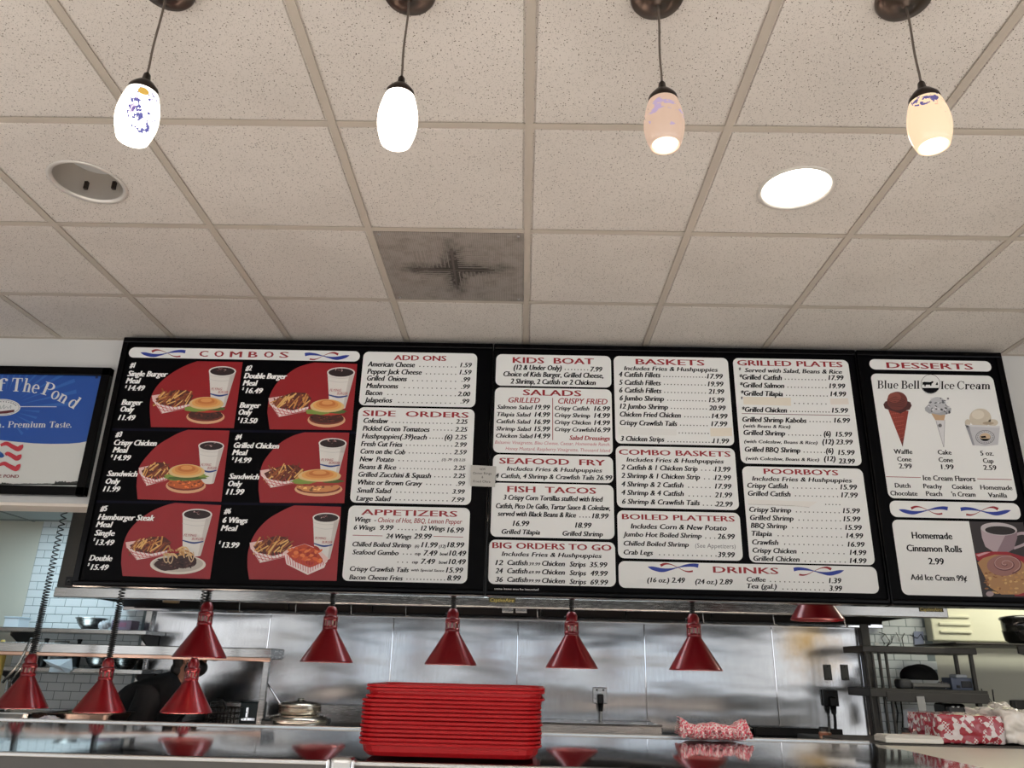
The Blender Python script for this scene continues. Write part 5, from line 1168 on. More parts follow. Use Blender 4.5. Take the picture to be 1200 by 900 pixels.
# tongs / angled arm at far left and yellow bottle
a, b_ = P(37, 748, 4.55), P(3, 800, 4.55); s = MB(); s.tube([(a.x, 4.55, a.z), ((a.x+b_.x)/2+.01, 4.56, (a.z+b_.z)/2-.012), (b_.x, 4.55, b_.z)], .008, 8); s.tube([(a.x+.015, 4.58, a.z), ((a.x+b_.x)/2+.03, 4.58, (a.z+b_.z)/2-.012), (b_.x+.02, 4.58, b_.z)], .006, 8); s.tube([(P(12, 795, 4.55).x, 4.55, P(12, 795, 4.55).z), (P(8, 842, 4.55).x, 4.55, ztab)], .008, 8); tag(s.build('wire_rack_arm', None, M_STEEL), 'thin bent steel support arm leaning at the far left edge', 'support arm')
x = P(0, 775, 4.8).x; z_ = P(0, 792, 4.8).z; s = MB(); s.lathe([(0, ztab), (.035, ztab), (.035, z_+.04), (.033, z_+.14), (.015, z_+.17), (.010, z_+.20), (0, z_+.2)], (x-.01, 4.8, 0), 24); tag(s.build('mustard_bottle', None, mat('mustard_yellow', (232, 206, 110), .4)), 'pale yellow squeeze bottle cut off by the left edge of the photo', 'bottle')
# paper towel sheet hanging
a = P(68, 776, 5.0); s = MB()
pts = [P(50, 773, 5.47), P(84, 772, 5.47), P(85, 785, 5.47), P(78, 789, 5.47), P(70, 785, 5.475), P(58, 780, 5.47)]
c = sum((p_ for p_ in pts), Vector())/6+Vector((0, -.015, 0))
s.add([c]+pts+[p_+Vector((0, .004, 0)) for p_ in pts], [(0, 1+k, 1+(k+1) % 6) for k in range(6)]+[(7+k, 7+(k+1) % 6, 1+(k+1) % 6, 1+k) for k in range(6)]+[tuple(range(12, 6, -1))]); 
s.bbox((c.x-.07, 5.470, min(z2-.03, c.z)), (c.x+.07, 5.4795, z2+.002), .001); s.bbox((c.x-.07, 5.470, z2+.0005), (c.x+.07, 5.56, z2+.003), .0008)
tag(s.build('hanging_towel', None, mat('towel_white', (206, 220, 230), .8)), 'folded white paper towel hanging below the steel rail at left', 'towel')
# wire pan and dark pan on the prep table
def sheet_pan(px, py, Y, w, d, m, label, name='sheet_pan', fill=None):
    x = P(px, py, Y).x; z = P(px, py+6, Y).z; t = thing(name, (x, Y, z), label, 'pan')
    bm = bmesh.new(); rs = []
    for ins, zz in ((.02, .004), (.018, 0), (0, .045), (-.012, .047), (-.012, .042), (.004, .042), (.02, .006)):
        rs.append([bm.verts.new((x+qx, Y+qy, z+zz)) for qx, qy in rrect(-w/2+ins, -d/2+ins, w/2-ins, d/2-ins, .03, 4)])
    for a_, c_ in zip(rs[:-1], rs[1:]):
        for k in range(len(a_)): bm.faces.new((a_[k], a_[(k+1) % len(a_)], c_[(k+1) % len(a_)], c_[k]))
    bm.faces.new(rs[0]); bm.faces.new(rs[-1]); bmesh.ops.recalc_face_normals(bm, faces=bm.faces)
    s = MB(); s.bm(bm); s.build('pan_body', t, m)
    if fill:
        s = MB(); rr = random.Random(int(px))
        for k in range(60): s.ell((x+rr.uniform(-w/2+.04, w/2-.04), Y+rr.uniform(-d/2+.04, d/2-.04), z+.02+rr.uniform(0, .02)), (.018, .018, .01), None, 8, 5)
        o = s.build('contents', t, fill); o['kind'] = 'stuff'
    s = MB(); s.box((x-w/2+.03, Y-d/2+.03, ztab), (x+w/2-.03, Y+d/2-.03, z)); s.build('stand', t, M_DARK)
    return t
sheet_pan(105, 839, 4.62, .36, .28, M_DARK, 'dark roasting pan of greens on the prep table below the second lamp', fill=mat('greens_dark', (70, 86, 60), .7))
sheet_pan(20, 838, 4.62, .30, .28, M_STEEL, 'shallow steel pan at far left under the leftmost lamp')
s = MB(); bm = bmesh.new(); bmesh.ops.create_icosphere(bm, subdivisions=4, radius=1); c = P(61, 845, 4.50)
for v_ in bm.verts: v_.co = Vector((v_.co.x*.06, v_.co.y*.035, v_.co.z*.028))*(1+.16*math.sin(v_.co.x*14+v_.co.z*9)*math.cos(v_.co.y*12)); v_.co += Vector((c.x, 4.47, max(c.z, ztab+.032)))
s.bm(bm); tag(s.build('crumpled_paper', None, mat('napkin', (226, 232, 238), .8)), 'crumpled white paper between the two pans at left', 'paper')
# ---------------------------------------------------------------- cook
def skin(name, verts, edges, radii, m, parent=None, org=None, sub=2, root=0):
    off = WL[parent.name] if parent is not None else Vector(org)
    me = bpy.data.meshes.new(name); me.from_pydata([Vector(v_)-off for v_ in verts], edges, []); o = bpy.data.objects.new(name, me); COL.objects.link(o)
    if parent is not None: o.parent = parent
    else: o.location = off
    WL[o.name] = off
    o.modifiers.new('Skin', 'SKIN'); 
    for i, r_ in enumerate(radii): me.skin_vertices[0].data[i].radius = (r_, r_) if isinstance(r_, (int, float)) else r_
    me.skin_vertices[0].data[root].use_root = True
    sb = o.modifiers.new('Sub', 'SUBSURF'); sb.levels = sub; sb.render_levels = sub
    me.materials.append(m)
    for p_ in me.polygons: p_.use_smooth = True
    o.modifiers['Skin'].use_smooth_shade = True
    return o
YC = 5.14
hd = P(223, 775, YC); hx, hz_ = hd.x, hd.z
pn = thing('person', (hx-.30, YC, 0), 'person in black shirt, cap and mask bending over the stove behind the lamps', 'person')
SK = mat('skin_tone', (150, 104, 84), .55); CL = mat('black_shirt', (13, 16, 21), .85); PT = mat('dark_trousers', (22, 22, 26), .85)
sh = Vector((hx-.09, YC, hz_-.15)); hip = Vector((hx-.34, YC, .90)); ch = (sh+hip)/2+Vector((-.04, 0, .05))
def arm(s_):
    a = Vector((sh.x-.03, YC+s_*.185, sh.z-.02)); e = Vector((sh.x-.12+.02, YC+s_*.25, sh.z-.30)); w_ = Vector((sh.x+.12, YC+s_*.20, sh.z-.36)); return a, e, w_
V_ = [hip, ch, sh, Vector((hx-.03, YC, hz_-.11)), Vector((hx, YC, hz_-.03)), Vector((hx+.005, YC, hz_+.06))]; E_ = [(0, 1), (1, 2), (2, 3), (3, 4), (4, 5)]; R_ = [(.13, .15), (.13, .17), (.10, .13), .055, .085, .082]
for s_ in (-1, 1):
    a, e, w_ = arm(s_); i = len(V_); V_ += [a, e, w_, w_+Vector((.06, 0, -.01))]; E_ += [(2, i), (i, i+1), (i+1, i+2), (i+2, i+3)]; R_ += [.06, .046, .030, (.04, .018)]
    for f_, (dy, l_) in enumerate(((-.03, .065), (-.011, .078), (.009, .082), (.028, .07))):
        j = len(V_); b0 = w_+Vector((.085, dy, -.012)); V_ += [b0, b0+Vector((l_*.5, dy*.15, -.012)), b0+Vector((l_*.85, dy*.2, -.035))]; E_ += [(i+3, j), (j, j+1), (j+1, j+2)]; R_ += [.010, .009, .008]
    j = len(V_); V_ += [w_+Vector((.03, -s_*.04, -.01)), w_+Vector((.065, -s_*.055, -.025))]; E_ += [(i+2, j), (j, j+1)]; R_ += [.012, .009]
    i = len(V_); V_ += [hip+Vector((0, s_*.10, -.06)), Vector((hip.x+.03, YC+s_*.12, .50)), Vector((hip.x-.02, YC+s_*.13, .09)), Vector((hip.x+.13, YC+s_*.14, .045))]; E_ += [(0, i), (i, i+1), (i+1, i+2), (i+2, i+3)]; R_ += [.095, .065, .045, (.045, .035)]
skin('body', V_, E_, R_, SK, pn)
# shirt and trousers follow the body
V_ = [hip+Vector((0, 0, .02)), ch, sh, Vector((hx-.035, YC, hz_-.085))]; E_ = [(0, 1), (1, 2), (2, 3)]; R_ = [(.16, .19), (.18, .21), (.16, .19), .078]
for s_ in (-1, 1):
    a, e, w_ = arm(s_); i = len(V_); V_ += [a, (a+e)/2, e]; E_ += [(2, i), (i, i+1), (i+1, i+2)]; R_ += [.10, .085, .075]
skin('shirt', V_, E_, R_, CL, pn)
V_ = [hip+Vector((0, 0, -.02))]; E_ = []; R_ = [(.15, .17)]
for s_ in (-1, 1):
    i = len(V_); V_ += [hip+Vector((0, s_*.10, -.08)), Vector((hip.x+.03, YC+s_*.12, .50)), Vector((hip.x-.02, YC+s_*.13, .10))]; E_ += [(0, i), (i, i+1), (i+1, i+2)]; R_ += [.115, .085, .07]
skin('trousers', V_, E_, R_, PT, pn)
for s_ in (-1, 1):
    s = MB(); s.bbox((hip.x-.10, YC+s_*.13-.045, 0), (hip.x+.19, YC+s_*.13+.045, .09), .035, seg=3); s.build('shoe', pn, M_BLK)
HC_ = Vector((hx+.005, YC, hz_+.02))
s = MB(); s.ell(HC_+Vector((.085, 0, -.01)), (.016, .014, .022)); s.ell(HC_+Vector((.0, -.082, -.01)), (.018, .010, .03)); s.ell(HC_+Vector((.0, .082, -.01)), (.018, .010, .03)); s.build('nose_and_ears', pn, SK)
s = MB()
for s_ in (-1, 1): s.ell(HC_+Vector((.078, s_*.032, .018)), (.010, .012, .008))
s.build('eye', pn, mat('eye_dark', (40, 30, 26), .3))
s = MB(); s.ell(HC_+Vector((.030, 0, -.058)), (.076, .084, .058)); s.build('face_mask', pn, M_BLK)
s = MB(); s.ell(HC_+Vector((-.045, 0, -.012)), (.062, .084, .085)); s.ell(HC_+Vector((-.060, 0, -.07)), (.055, .078, .055)); s.build('hair', pn, mat('hair_black', (16, 13, 13), .6))
s = MB(); s.lathe([(0, .098), (.04, .092), (.075, .065), (.09, .03), (.092, .01), (.088, .008)], HC_+Vector((-.005, 0, .01)), 28, M_BLK)
vs = []; 
for k in range(13):
    a = math.radians(-62+124*k/12); vs.append(HC_+Vector((.085*math.cos(a), .085*math.sin(a), .03)))
for k in range(13):
    a = math.radians(-55+110*k/12); vs.append(HC_+Vector((.03+.13*math.cos(a)**.7, .10*math.sin(a), .005-.02*math.cos(a))))
vs += [v_+Vector((0, 0, .006)) for v_ in vs]
s.add(vs, [(k, k+1, k+14, k+13) for k in range(12)]+[(26+k, 39+k, 40+k, 27+k) for k in range(12)]+[(13+k, 14+k, 40+k, 39+k) for k in range(12)], M_BLK); s.build('cap', pn)

# ---------------------------------------------------------------- cooking line under the hood
def unit(x0, x1, Y0, Y1, z, label, name, m, parts=True, cat='stove'):
    t = thing(name, ((x0+x1)/2, (Y0+Y1)/2, 0), label, cat)
    s = MB(); s.bbox((x0, Y0, .12), (x1, Y1, z), .008); s.build('body', t, m)
    for q_ in (x0+.05, x1-.05):
        for yy in (Y0+.05, Y1-.05): s = MB(); s.tube([(q_, yy, 0), (q_, yy, .13)], .02, 10); s.build('leg', t, M_STEEL)
    return t
zr = P(200, 838, 5.45).z
def X(px, Y=5.4): return P(px, 850, Y).x
t = unit(X(-60), X(290), 5.45, 5.76, zr-.06, 'dark gas range with black grates behind the cook', 'gas_range', M_STEELF)
for k in range(4):
    cx_ = X(-30+85*k); s = MB()
    for j in range(5): s.box((cx_-.11+.055*j-.004, 5.47, zr-.06), (cx_-.11+.055*j+.004, 5.70, zr-.04))
    s.box((cx_-.12, 5.47, zr-.055), (cx_+.12, 5.48, zr-.038)); s.box((cx_-.12, 5.69, zr-.055), (cx_+.12, 5.70, zr-.038)); s.build('grate', t, M_BLK)
zb1 = P(400, 826, 5.70).z
t = unit(X(314), X(432), 5.36, 5.70, P(400, 851, 5.36).z, 'low steel griddle stand behind the saucepan', 'griddle_stand', M_STEELF)
s = MB(); s.bbox((X(314), 5.70, zr-.1), (X(432), 5.74, zb1), .004); s.bbox((X(314), 5.695, zb1-.06), (X(432), 5.70, zb1-.05), .001); s.build('splash_ledge', t, M_STEEL)
z3 = P(690, 848, 5.4).z
t = unit(X(436), X(776), 5.40, 5.74, z3, 'stainless work unit with flat top ledge beneath the wall outlet', 'steel_work_unit', M_STEEL)
s = MB(); s.bbox((X(436)-.0, 5.385, z3-.012), (X(776), 5.42, z3+.004), .003); s.build('top_edge', t, M_CHROME)
t = unit(X(780), X(896), 5.42, 5.74, P(840, 866, 5.4).z, 'black fryer unit behind the checkered paper liners', 'fryer', M_BLK)
s = MB()
a, b_ = P(800, 849, 5.5), P(862, 856, 5.5)
s.bbox((a.x, 5.5, b_.z), (b_.x, 5.52, a.z), .004); s.build('steel_backrest', t, M_STEEL)
s = MB(); a = P(872, 852, 5.45)
s.tube([(X(850), 5.45, a.z-.02), (a.x, 5.46, a.z+.02), (X(884), 5.45, a.z-.01)], .005, 6); s.tube([(X(850), 5.5, a.z-.05), (X(884), 5.5, a.z+.012)], .005, 6); s.build('wire_basket_handle', t, M_STEEL)
t = unit(X(900), X(1008), 5.40, 5.74, P(960, 868, 5.4).z+.0, 'black flat-top grill unit below the dark wall socket', 'black_grill', M_BLK)
s = MB(); s.bbox((X(900), 5.70, P(960, 868, 5.4).z), (X(1008), 5.73, P(960, 854, 5.7).z), .004); s.build('rear_guard', t, mat('dull_dark_metal', (36, 34, 33), .5, .4))
# baskets and tools near the cook
rr = random.Random(1)
a = P(262, 842, 5.35); bk = thing('fryer_basket', (a.x, 5.35, zr-.04), 'black wire basket with handles on the stove right of the cook', 'basket')
s = MB(); bw, bh = .09, .10
for k in range(9):
    u = -bw+2*bw*k/8; s.tube([(a.x+u, 5.28, zr-.04), (a.x+u, 5.28, zr+bh-.04)], .0025, 4); s.tube([(a.x+u, 5.42, zr-.04), (a.x+u, 5.42, zr+bh-.04)], .0025, 4); s.tube([(a.x+u, 5.28, zr-.04), (a.x+u, 5.42, zr-.04)], .0025, 4)
for k in range(4):
    z_ = zr-.04+bh*k/3; s.tube([(a.x-bw, 5.28, z_), (a.x+bw, 5.28, z_), (a.x+bw, 5.42, z_), (a.x-bw, 5.42, z_), (a.x-bw, 5.28, z_)], .003, 4)
s.build('wire_mesh', bk, M_DARK)
s = MB(); s.tube([(a.x+.03, 5.28, zr+bh-.04), (a.x+.05, 5.15, zr+bh+.01), (a.x+.05, 5.05, zr+bh+.02)], .006, 6); s.build('handle', bk, M_BLK)
a, b_ = P(287, 822, 5.5), P(307, 849, 5.5)
t = thing('coffee_grinder', ((a.x+b_.x)/2, 5.5, zr-.04), 'small dark green and black appliance beside the overshelf leg', 'appliance')
s = MB(); s.bbox((a.x, 5.42, zr-.04), (b_.x, 5.56, a.z), .008); s.build('body', t, mat('appliance_teal', (18, 38, 42), .35))
s = MB(); s.bbox((a.x+.02, 5.405, zr-.02), (b_.x-.02, 5.43, zr), .003); s.bbox((a.x+.045, 5.405, zr), (a.x+.065, 5.43, a.z-.03), .003); s.build('steel_trim', t, M_CHROME)
a, b_ = P(248, 822, 5.6), P(286, 849, 5.6)
o = cbox('steel_bin', (a.x, 5.58, zr-.055), (b_.x, 5.66, a.z), M_STEEL, 'square stainless bin behind the basket on the stove', 'bin'); s = MB(); s.bbox((a.x-.004, 5.575, a.z-.035), (b_.x+.004, 5.665, a.z-.025), .002); s.build('rim_band', o, M_CHROME)

M_PAN = steel('warm_pan_steel', (228, 220, 206), .26, grain=(1, 1, 60), gs=.05)
# saucepan with ladle on a round burner base
a, b_, c_ = P(351, 836, 4.75), P(326, 845, 4.75), P(376, 837, 4.75)
ztp = P(351, 825, 4.75).z; zbp = P(351, 838, 4.75).z; rp = (P(375.5, 835, 4.75).x-P(327, 835, 4.75).x)/2; xp = P(351, 835, 4.75).x
br = thing('induction_warmer', (xp, 4.75, ztab), 'round stainless warmer base carrying the saucepan', 'warmer')
zwb = P(351, 850, 4.75).z; rw = (P(383, 845, 4.75).x-P(314, 845, 4.75).x)/2
s = MB(); s.lathe([(0, zwb), (rw*.9, zwb), (rw, zwb+.01), (rw, zwb+.035), (rw*.93, zwb+.048), (rw*.7, zwb+.055), (0, zwb+.055)], (xp, 4.75, 0), 48); s.build('rim_body', br, M_PAN)
s = MB(); s.lathe([(0, ztab), (rw*.95, ztab), (rw*.95, zwb-.001), (0, zwb-.001)], (xp, 4.75, 0), 40); s.build('dark_base', br, M_DARK)
s = MB(); s.bbox((xp+rw*.93, 4.72, zwb+.005), (xp+rw*1.06, 4.78, zwb+.04), .006); s.bbox((xp-rw*1.0, 4.60, zwb+.002), (xp-rw*.6, 4.68, zwb+.035), .006); s.build('knob', br, M_BLK)
sp_ = thing('saucepan', (xp, 4.75, zwb+.056), 'shiny stainless saucepan with flat lid standing on the round warmer', 'saucepan')
s = MB(); s.lathe([(0, zwb+.056), (rp*.85, zwb+.056), (rp*.88, zbp+.004), (rp, zbp+.012), (rp, ztp-.01), (rp*1.03, ztp-.006), (rp*1.03, ztp-.001), (rp*.95, ztp-.002)], (xp, 4.75, 0), 48); s.build('pan_body', sp_, M_PAN)
s = MB(); s.lathe([(rp*1.0, ztp-.001), (rp*.98, ztp+.005), (rp*.5, ztp+.014), (.02, ztp+.018), (.018, ztp+.03), (0, ztp+.032)], (xp, 4.75, 0), 40); s.build('lid', sp_, M_PAN)
a, b_ = P(329, 826, 4.70), P(314, 802, 4.70); s = MB(); s.tube([(a.x+.06, 4.72, ztp-.02), (a.x, 4.70, a.z), (b_.x, 4.70, b_.z), (b_.x-.012, 4.70, b_.z-.004), (b_.x-.016, 4.70, b_.z-.012)], .005, 8); tag(s.build('ladle', None, M_CHROME), 'thin steel ladle handle leaning out of the saucepan', 'ladle')

# ---------------------------------------------------------------- things on the steel back wall
def wall_outlet(px, py, w, h, label, m, cord=True, metal=False):
    c = P(px, py, YB-.03); t = thing('wall_outlet', (c.x, YB-.03, c.z), label, 'outlet')
    s = MB(); s.bbox((c.x-w/2, YB-.05, c.z-h/2), (c.x+w/2, YB-.017, c.z+h/2), .005); s.build('outlet_box', t, m)
    s = MB(); s.bbox((c.x-.022, YB-.085, c.z-.055), (c.x+.022, YB-.048, c.z+.01), .010); s.lathe([(.016, c.z-.10), (.022, c.z-.05), (0, c.z-.05)], (c.x, YB-.066, 0), 12); s.build('plug', t, M_BLK)
    s = MB()
    for q_ in (-.022, .022): s.lathe([(0, -.004), (.006, -.004), (.006, 0)], (c.x+q_, YB-.05, c.z+h*.34), 10, axis='Y')
    s.build('screw', t, M_DARK)
    s = MB(); zb_ = c.z-.36; pts = [(c.x+.003*math.sin(k*.7), YB-.066, c.z-.08+(zb_-(c.z-.08))*k/14) for k in range(15)]
    if metal: s.tube(pts, [.011 if k % 2 else .008 for k in range(15)], 10)
    else: s.tube(pts, .010, 10)
    s.build('power_cord', t, M_STEEL if metal else M_BLK); return t
wall_outlet(703, 815, .095, .105, 'square steel wall outlet with black plug and flexible metal conduit', M_STEEL, metal=True)
wall_outlet(973, 818, .10, .105, 'black wall outlet box with thick black cord near right end of steel wall', M_BLK)
for k, px in enumerate((970, 990)):
    c = P(px, 788, YB-.015); s = MB(); s.bbox((c.x-.026, YB-.022, c.z-.052), (c.x+.026, YB-.0125, c.z+.052), .004); o = s.build('cover_plate', None, mat('plate_grey', (86, 86, 82), .5, .3))
    tag(o, ['left of two small grey blank plates on the steel wall', 'right of two small grey blank plates on the steel wall'][k], 'wall plate')
    s = MB()
    for q_ in (-.038, .038): s.lathe([(0, -.003), (.004, -.003), (.004, 0)], (c.x, YB-.022, c.z+q_), 8, axis='Y')
    s.build('screw', o, M_DARK)

# ---------------------------------------------------------------- right: rack, loads, lit wall panel
sf0, sf1 = P(1091, 730, 5.70).x, 4.95
s = MB(); zs0 = P(1150, 752, 5.70).z; s.bbox((sf0, 5.70, zs0), (sf1, YB-.002, KC-.002), .01); struct(s.build('lit_wall_panel', m=mat('lit_wall_cream', (236, 234, 210), .6)))  # plain wall; light falling on it is put into this brighter panel
for k in range(3):
    z_ = P(1120, 742-9*k, 5.7).z; s = MB(); s.bbox((sf0+.05, 5.685, z_), (P(1138, 740, 5.7).x, 5.699, z_+.018), .004)
    if k == 0: lv = thing('wall_louvre', (sf0+.2, 5.69, z_), 'cream slatted vent strip on the lit-toned wall panel at right', 'vent')
    s.build('slat', lv, mat('lit_wall_cream', (236, 234, 210), .6))
t = thing('corner_shelf', (P(1170, 754, 5.2).x, 5.4, P(1170, 754, 5.2).z), 'thin dark metal shelf with triangular bracket under the black pot', 'shelf')
zc_ = P(1170, 754, 5.2).z; s = MB(); s.bbox((P(1120, 754, 5.15).x, 5.15, zc_-.012), (4.3, 5.695, zc_), .004); s.build('shelf_board', t, M_STEELF)
bx = P(1190, 760, 5.2).x; s = MB(); s.add([(bx, 5.17, zc_-.012), (bx+.09, 5.17, zc_-.012), (bx+.09, 5.17, zc_-.08), (bx, 5.17, zc_-.06), (bx, 5.185, zc_-.012), (bx+.09, 5.185, zc_-.012), (bx+.09, 5.185, zc_-.08), (bx, 5.185, zc_-.06)], [(0, 1, 2, 3), (7, 6, 5, 4), (0, 4, 5, 1), (1, 5, 6, 2), (2, 6, 7, 3), (3, 7, 4, 0)]); s.build('bracket', t, M_STEELF)
xq = P(1198, 736, 5.24).x; r0 = xq-P(1176, 736, 5.24).x; t = thing('black_pot', (xq, 5.24, zc_), 'round black pot with ridged rim on the shelf at the right edge', 'pot')
h_ = P(1190, 721, 5.24).z-zc_
s = MB(); s.lathe([(0, zc_), (r0*.7, zc_), (r0*.9, zc_+h_*.12), (r0*.98, zc_+h_*.42), (r0*1.0, zc_+h_*.45), (r0*.97, zc_+h_*.48), (r0*.97, zc_+h_*.8), (r0*1.04, zc_+h_*.84), (r0*1.04, zc_+h_*.9)], (xq, 5.24, 0), 40); s.build('pot_body', t, mat('enamel_black', (18, 18, 18), .15, coat=.5))
s = MB(); s.lathe([(r0*1.02, zc_+h_*.9), (r0*.98, zc_+h_*.94), (r0*.4, zc_+h_), (0, zc_+h_)], (xq, 5.24, 0), 40); s.build('lid', t, mat('enamel_black', (18, 18, 18), .15, coat=.5))
# rack of two steel shelves on posts
YR = 5.25
zt1, zt2 = P(1090, 762, YR).z, P(1090, 814, YR).z
rk = thing('equipment_rack', (P(1080, 800, YR).x, YR+.15, P(1080, 870, YR).z), 'two-tier dark steel shelf rack with angled posts in front of grey tiles', 'rack')
x0r, x1r, x1s = P(1011, 762, YR).x, P(1145, 765, YR).x, P(1156, 818, YR).x
s = MB(); s.bbox((x0r, YR, zt1-.02), (x1r, YR+.32, zt1+.02), .004); s.build('top_shelf', rk, M_STEELF)
s = MB(); s.bbox((x0r, YR-.03, zt2-.02), (x1s, YR+.32, zt2+.03), .004); s.bbox((x0r+.10, YR-.035, zt2-.045), (x1s+.0, YR-.025, zt2+.012), .003); s.build('lower_shelf', rk, M_STEELF)
zbot = P(1020, 866, YR).z-.25
for q_ in (1014, 1021, 1029, 1037):
    a = P(q_, 770, YR+.02).x; s = MB(); s.bbox((a, YR+.01, zbot), (a+.014, YR+.03, zt1-.01), .003); s.build('post', rk, M_STEELF)
for q_, yy in ((1140, YR+.02), (1122, YR+.28)):
    a = P(q_, 790, yy).x; s = MB(); s.bbox((a, yy, zt2), (a+.022, yy+.022, zt1-.01), .003); s.build('post', rk, M_STEELF)
s = MB(); s.bbox((x0r+.02, YR+.1, zbot-.0), (x0r+.05, YR+.14, zbot+.02), .003); s.bbox((x1s-.05, YR+.02, zbot), (x1s-.02, YR+.05, zt2), .003); s.build('post', rk, M_STEELF)
rb = thing('rack_table', (P(1080, 800, YR).x, 5.3, 0), 'dark steel table carrying the two-tier rack, hidden behind the counter', 'table')
s = MB(); s.bbox((P(1036, 870, 5.2).x, 5.10, zbot-.04), (4.2, 5.72, zbot), .006); s.build('table_top', rb, M_STEELF)
for q_ in (P(1036, 870, 5.2).x+.05, 4.1):
    for yy in (5.16, 5.66): s = MB(); s.tube([(q_, yy, 0), (q_, yy, zbot-.04)], .02, 10); s.build('leg', rb, M_STEEL)
# black helmet-like bag, slim device, blue-grey box, small parts on the lower rack shelf
zsh = zt2+.03
a = P(1081, 793, YR+.12); s = MB(); bm = bmesh.new(); bmesh.ops.create_icosphere(bm, subdivisions=4, radius=1)
for v_ in bm.verts:
    q_ = v_.co.copy(); v_.co = Vector((q_.x*.115, q_.y*.09, max(q_.z, -.25)*.075))*(1+.05*math.sin(q_.x*7+q_.y*5)); v_.co += Vector((a.x, YR+.16, a.z))
s.bm(bm, None, True); s.tube([(a.x-.10, YR+.12, a.z-.02), (a.x-.13, YR+.1, a.z-.03), (a.x-.14, YR+.1, a.z-.035)], .012, 8); tag(s.build('black_bag', None, mat('bag_black', (8, 8, 9), .9)), 'slumped black cloth bag on the lower rack shelf', 'bag')
a, b_ = P(1068, 801, YR+.04), P(1112, 805, YR+.04)
dv = thing('card_device', (a.x+.1, YR+.06, zsh), 'slim light-edged device lying under the black bag on the rack', 'device')
s = MB(); s.bbox((a.x, YR+.02, b_.z-.004), (b_.x, YR+.18, a.z+.004), .004); s.build('body', dv, mat('device_grey', (128, 126, 122), .5))
s = MB(); s.bbox((a.x+.01, YR+.05, zsh), (b_.x-.03, YR+.16, b_.z-.003), .006); s.bbox((a.x-.07, YR+.04, zsh), (a.x+.01, YR+.14, zsh+.06), .02, seg=3); s.build('stand', dv, mat('device_stand', (92, 92, 92), .6))
a, b_ = P(1114, 794, YR+.05), P(1142, 812, YR+.05)
o = cbox('tissue_box', (a.x, YR+.05, zsh), (b_.x, YR+.17, a.z), mat('box_slate', (112, 122, 146), .5), 'blue-grey box with dark front slot at right end of rack shelf', 'box')
s = MB(); s.bbox((a.x+.06, YR+.044, zsh+.015), (b_.x-.01, YR+.052, a.z-.02), .003); s.bbox((a.x+.03, YR+.044, zsh+.012), (a.x+.05, YR+.052, zsh+.028), .002); s.build('dark_front', o, mat('box_dark', (44, 44, 50), .4))
s = MB(); s.bbox((a.x+.04, YR+.06, a.z-.001), (b_.x-.02, YR+.15, a.z+.02), .009, seg=3); s.build('white_cloth', o, mat('napkin', (226, 232, 238), .8))
a = P(1105, 807, YR+.05); s = MB()
rr = random.Random(6)
for k in range(26): s.tube([(a.x+rr.uniform(-.025, .03), YR+.04+rr.uniform(0, .03), zsh+rr.uniform(.003, .05)) for _ in range(3)], .0022, 4)
o = tag(s.build('wire_whisk_tangle', None, M_CHROME), 'small tangled steel wire scrubber on the rack shelf', 'scrubber')
# papers taped on the tiles and hanging slip
def paper(pxs, Y, label, rgb=(205, 208, 214), name='paper_sheet'):
    w = [P(x, y, Y) for x, y in pxs]; q_ = [(v_.x, v_.z) for v_ in w]; s = slab(q_[::-1], Y, Y+.0015); return tag(s.build(name, None, mat('paper_%d' % rgb[0], rgb, .8)), label, 'paper')
paper([(1071, 740), (1082, 740), (1083, 758), (1072, 758)], YB-.015, 'small bluish paper taped on the grey tiles above the rack', (160, 168, 196))
paper([(1025, 753), (1030, 753), (1031, 762), (1026, 762)], YB-.015, 'tiny white slip on grey tiles beside the rack posts', (226, 228, 228))
paper([(1074, 816), (1083, 816), (1086, 833), (1077, 833)], YR-.045, 'narrow white order slip hanging off the lower rack shelf', (196, 196, 194))
paper([(1058, 832), (1073, 829), (1077, 860), (1061, 862)], YR+.1, 'white sheet of paper standing under the rack shelf', (200, 204, 212))
# cable scribbles on the tiles
s = MB(); 
for pts in (((1030, 741), (1037, 743), (1043, 752), (1039, 757)), ((1037, 743), (1033, 748), (1037, 755)), ((1050, 741), (1053, 747), (1054, 752)), ((1060, 742), (1057, 748), (1059, 758)), ((1066, 744), (1075, 748), (1079, 743), (1083, 750)), ((1039, 757), (1044, 754), (1047, 745))):
    s.tube([P(x, y, YB-.018) for x, y in pts], .0028, 5)
tag(s.build('hanging_cable', None, M_BLK), 'thin loose black wires crossing the grey tiles above the rack', 'cable')
s = MB(); s.tube([P(1048, 817, YB-.02), P(1052, 835, YB-.02), P(1051, 852, YB-.02), P(1052, 868, YB-.02)], .005, 6); s.tube([P(1055, 817, YB-.03), P(1058, 840, YB-.03), P(1057, 868, YB-.03)], .005, 6); tag(s.build('power_cable', None, M_BLK), 'two black power cables running down tiles under the rack', 'cable')
s = MB(); s.tube([P(1150, 807, 5.3), P(1153, 815, 5.3), P(1160, 825, 5.3)], .003, 5); s.tube([P(1163, 808, 5.3), P(1166, 829, 5.3)], .004, 5); s.tube([P(1158, 816, 5.3), P(1163, 824, 5.3), P(1167, 832, 5.3)], .002, 5)
tag(s.build('wire_antenna', None, M_BLK), 'thin upright black wires beside the right end of the rack', 'wire')
c = P(1190, 824, YB-.01); s = MB(); s.bbox((P(1183, 824, YB).x, YB-.03, P(1190, 831, YB).z), (P(1215, 824, YB).x, YB-.001, P(1190, 820.5, YB).z), .004); o = tag(s.build('wall_switch_panel', None, mat('panel_charcoal', (58, 58, 56), .5)), 'dark rectangular panel on the cream wall at far right', 'wall panel')
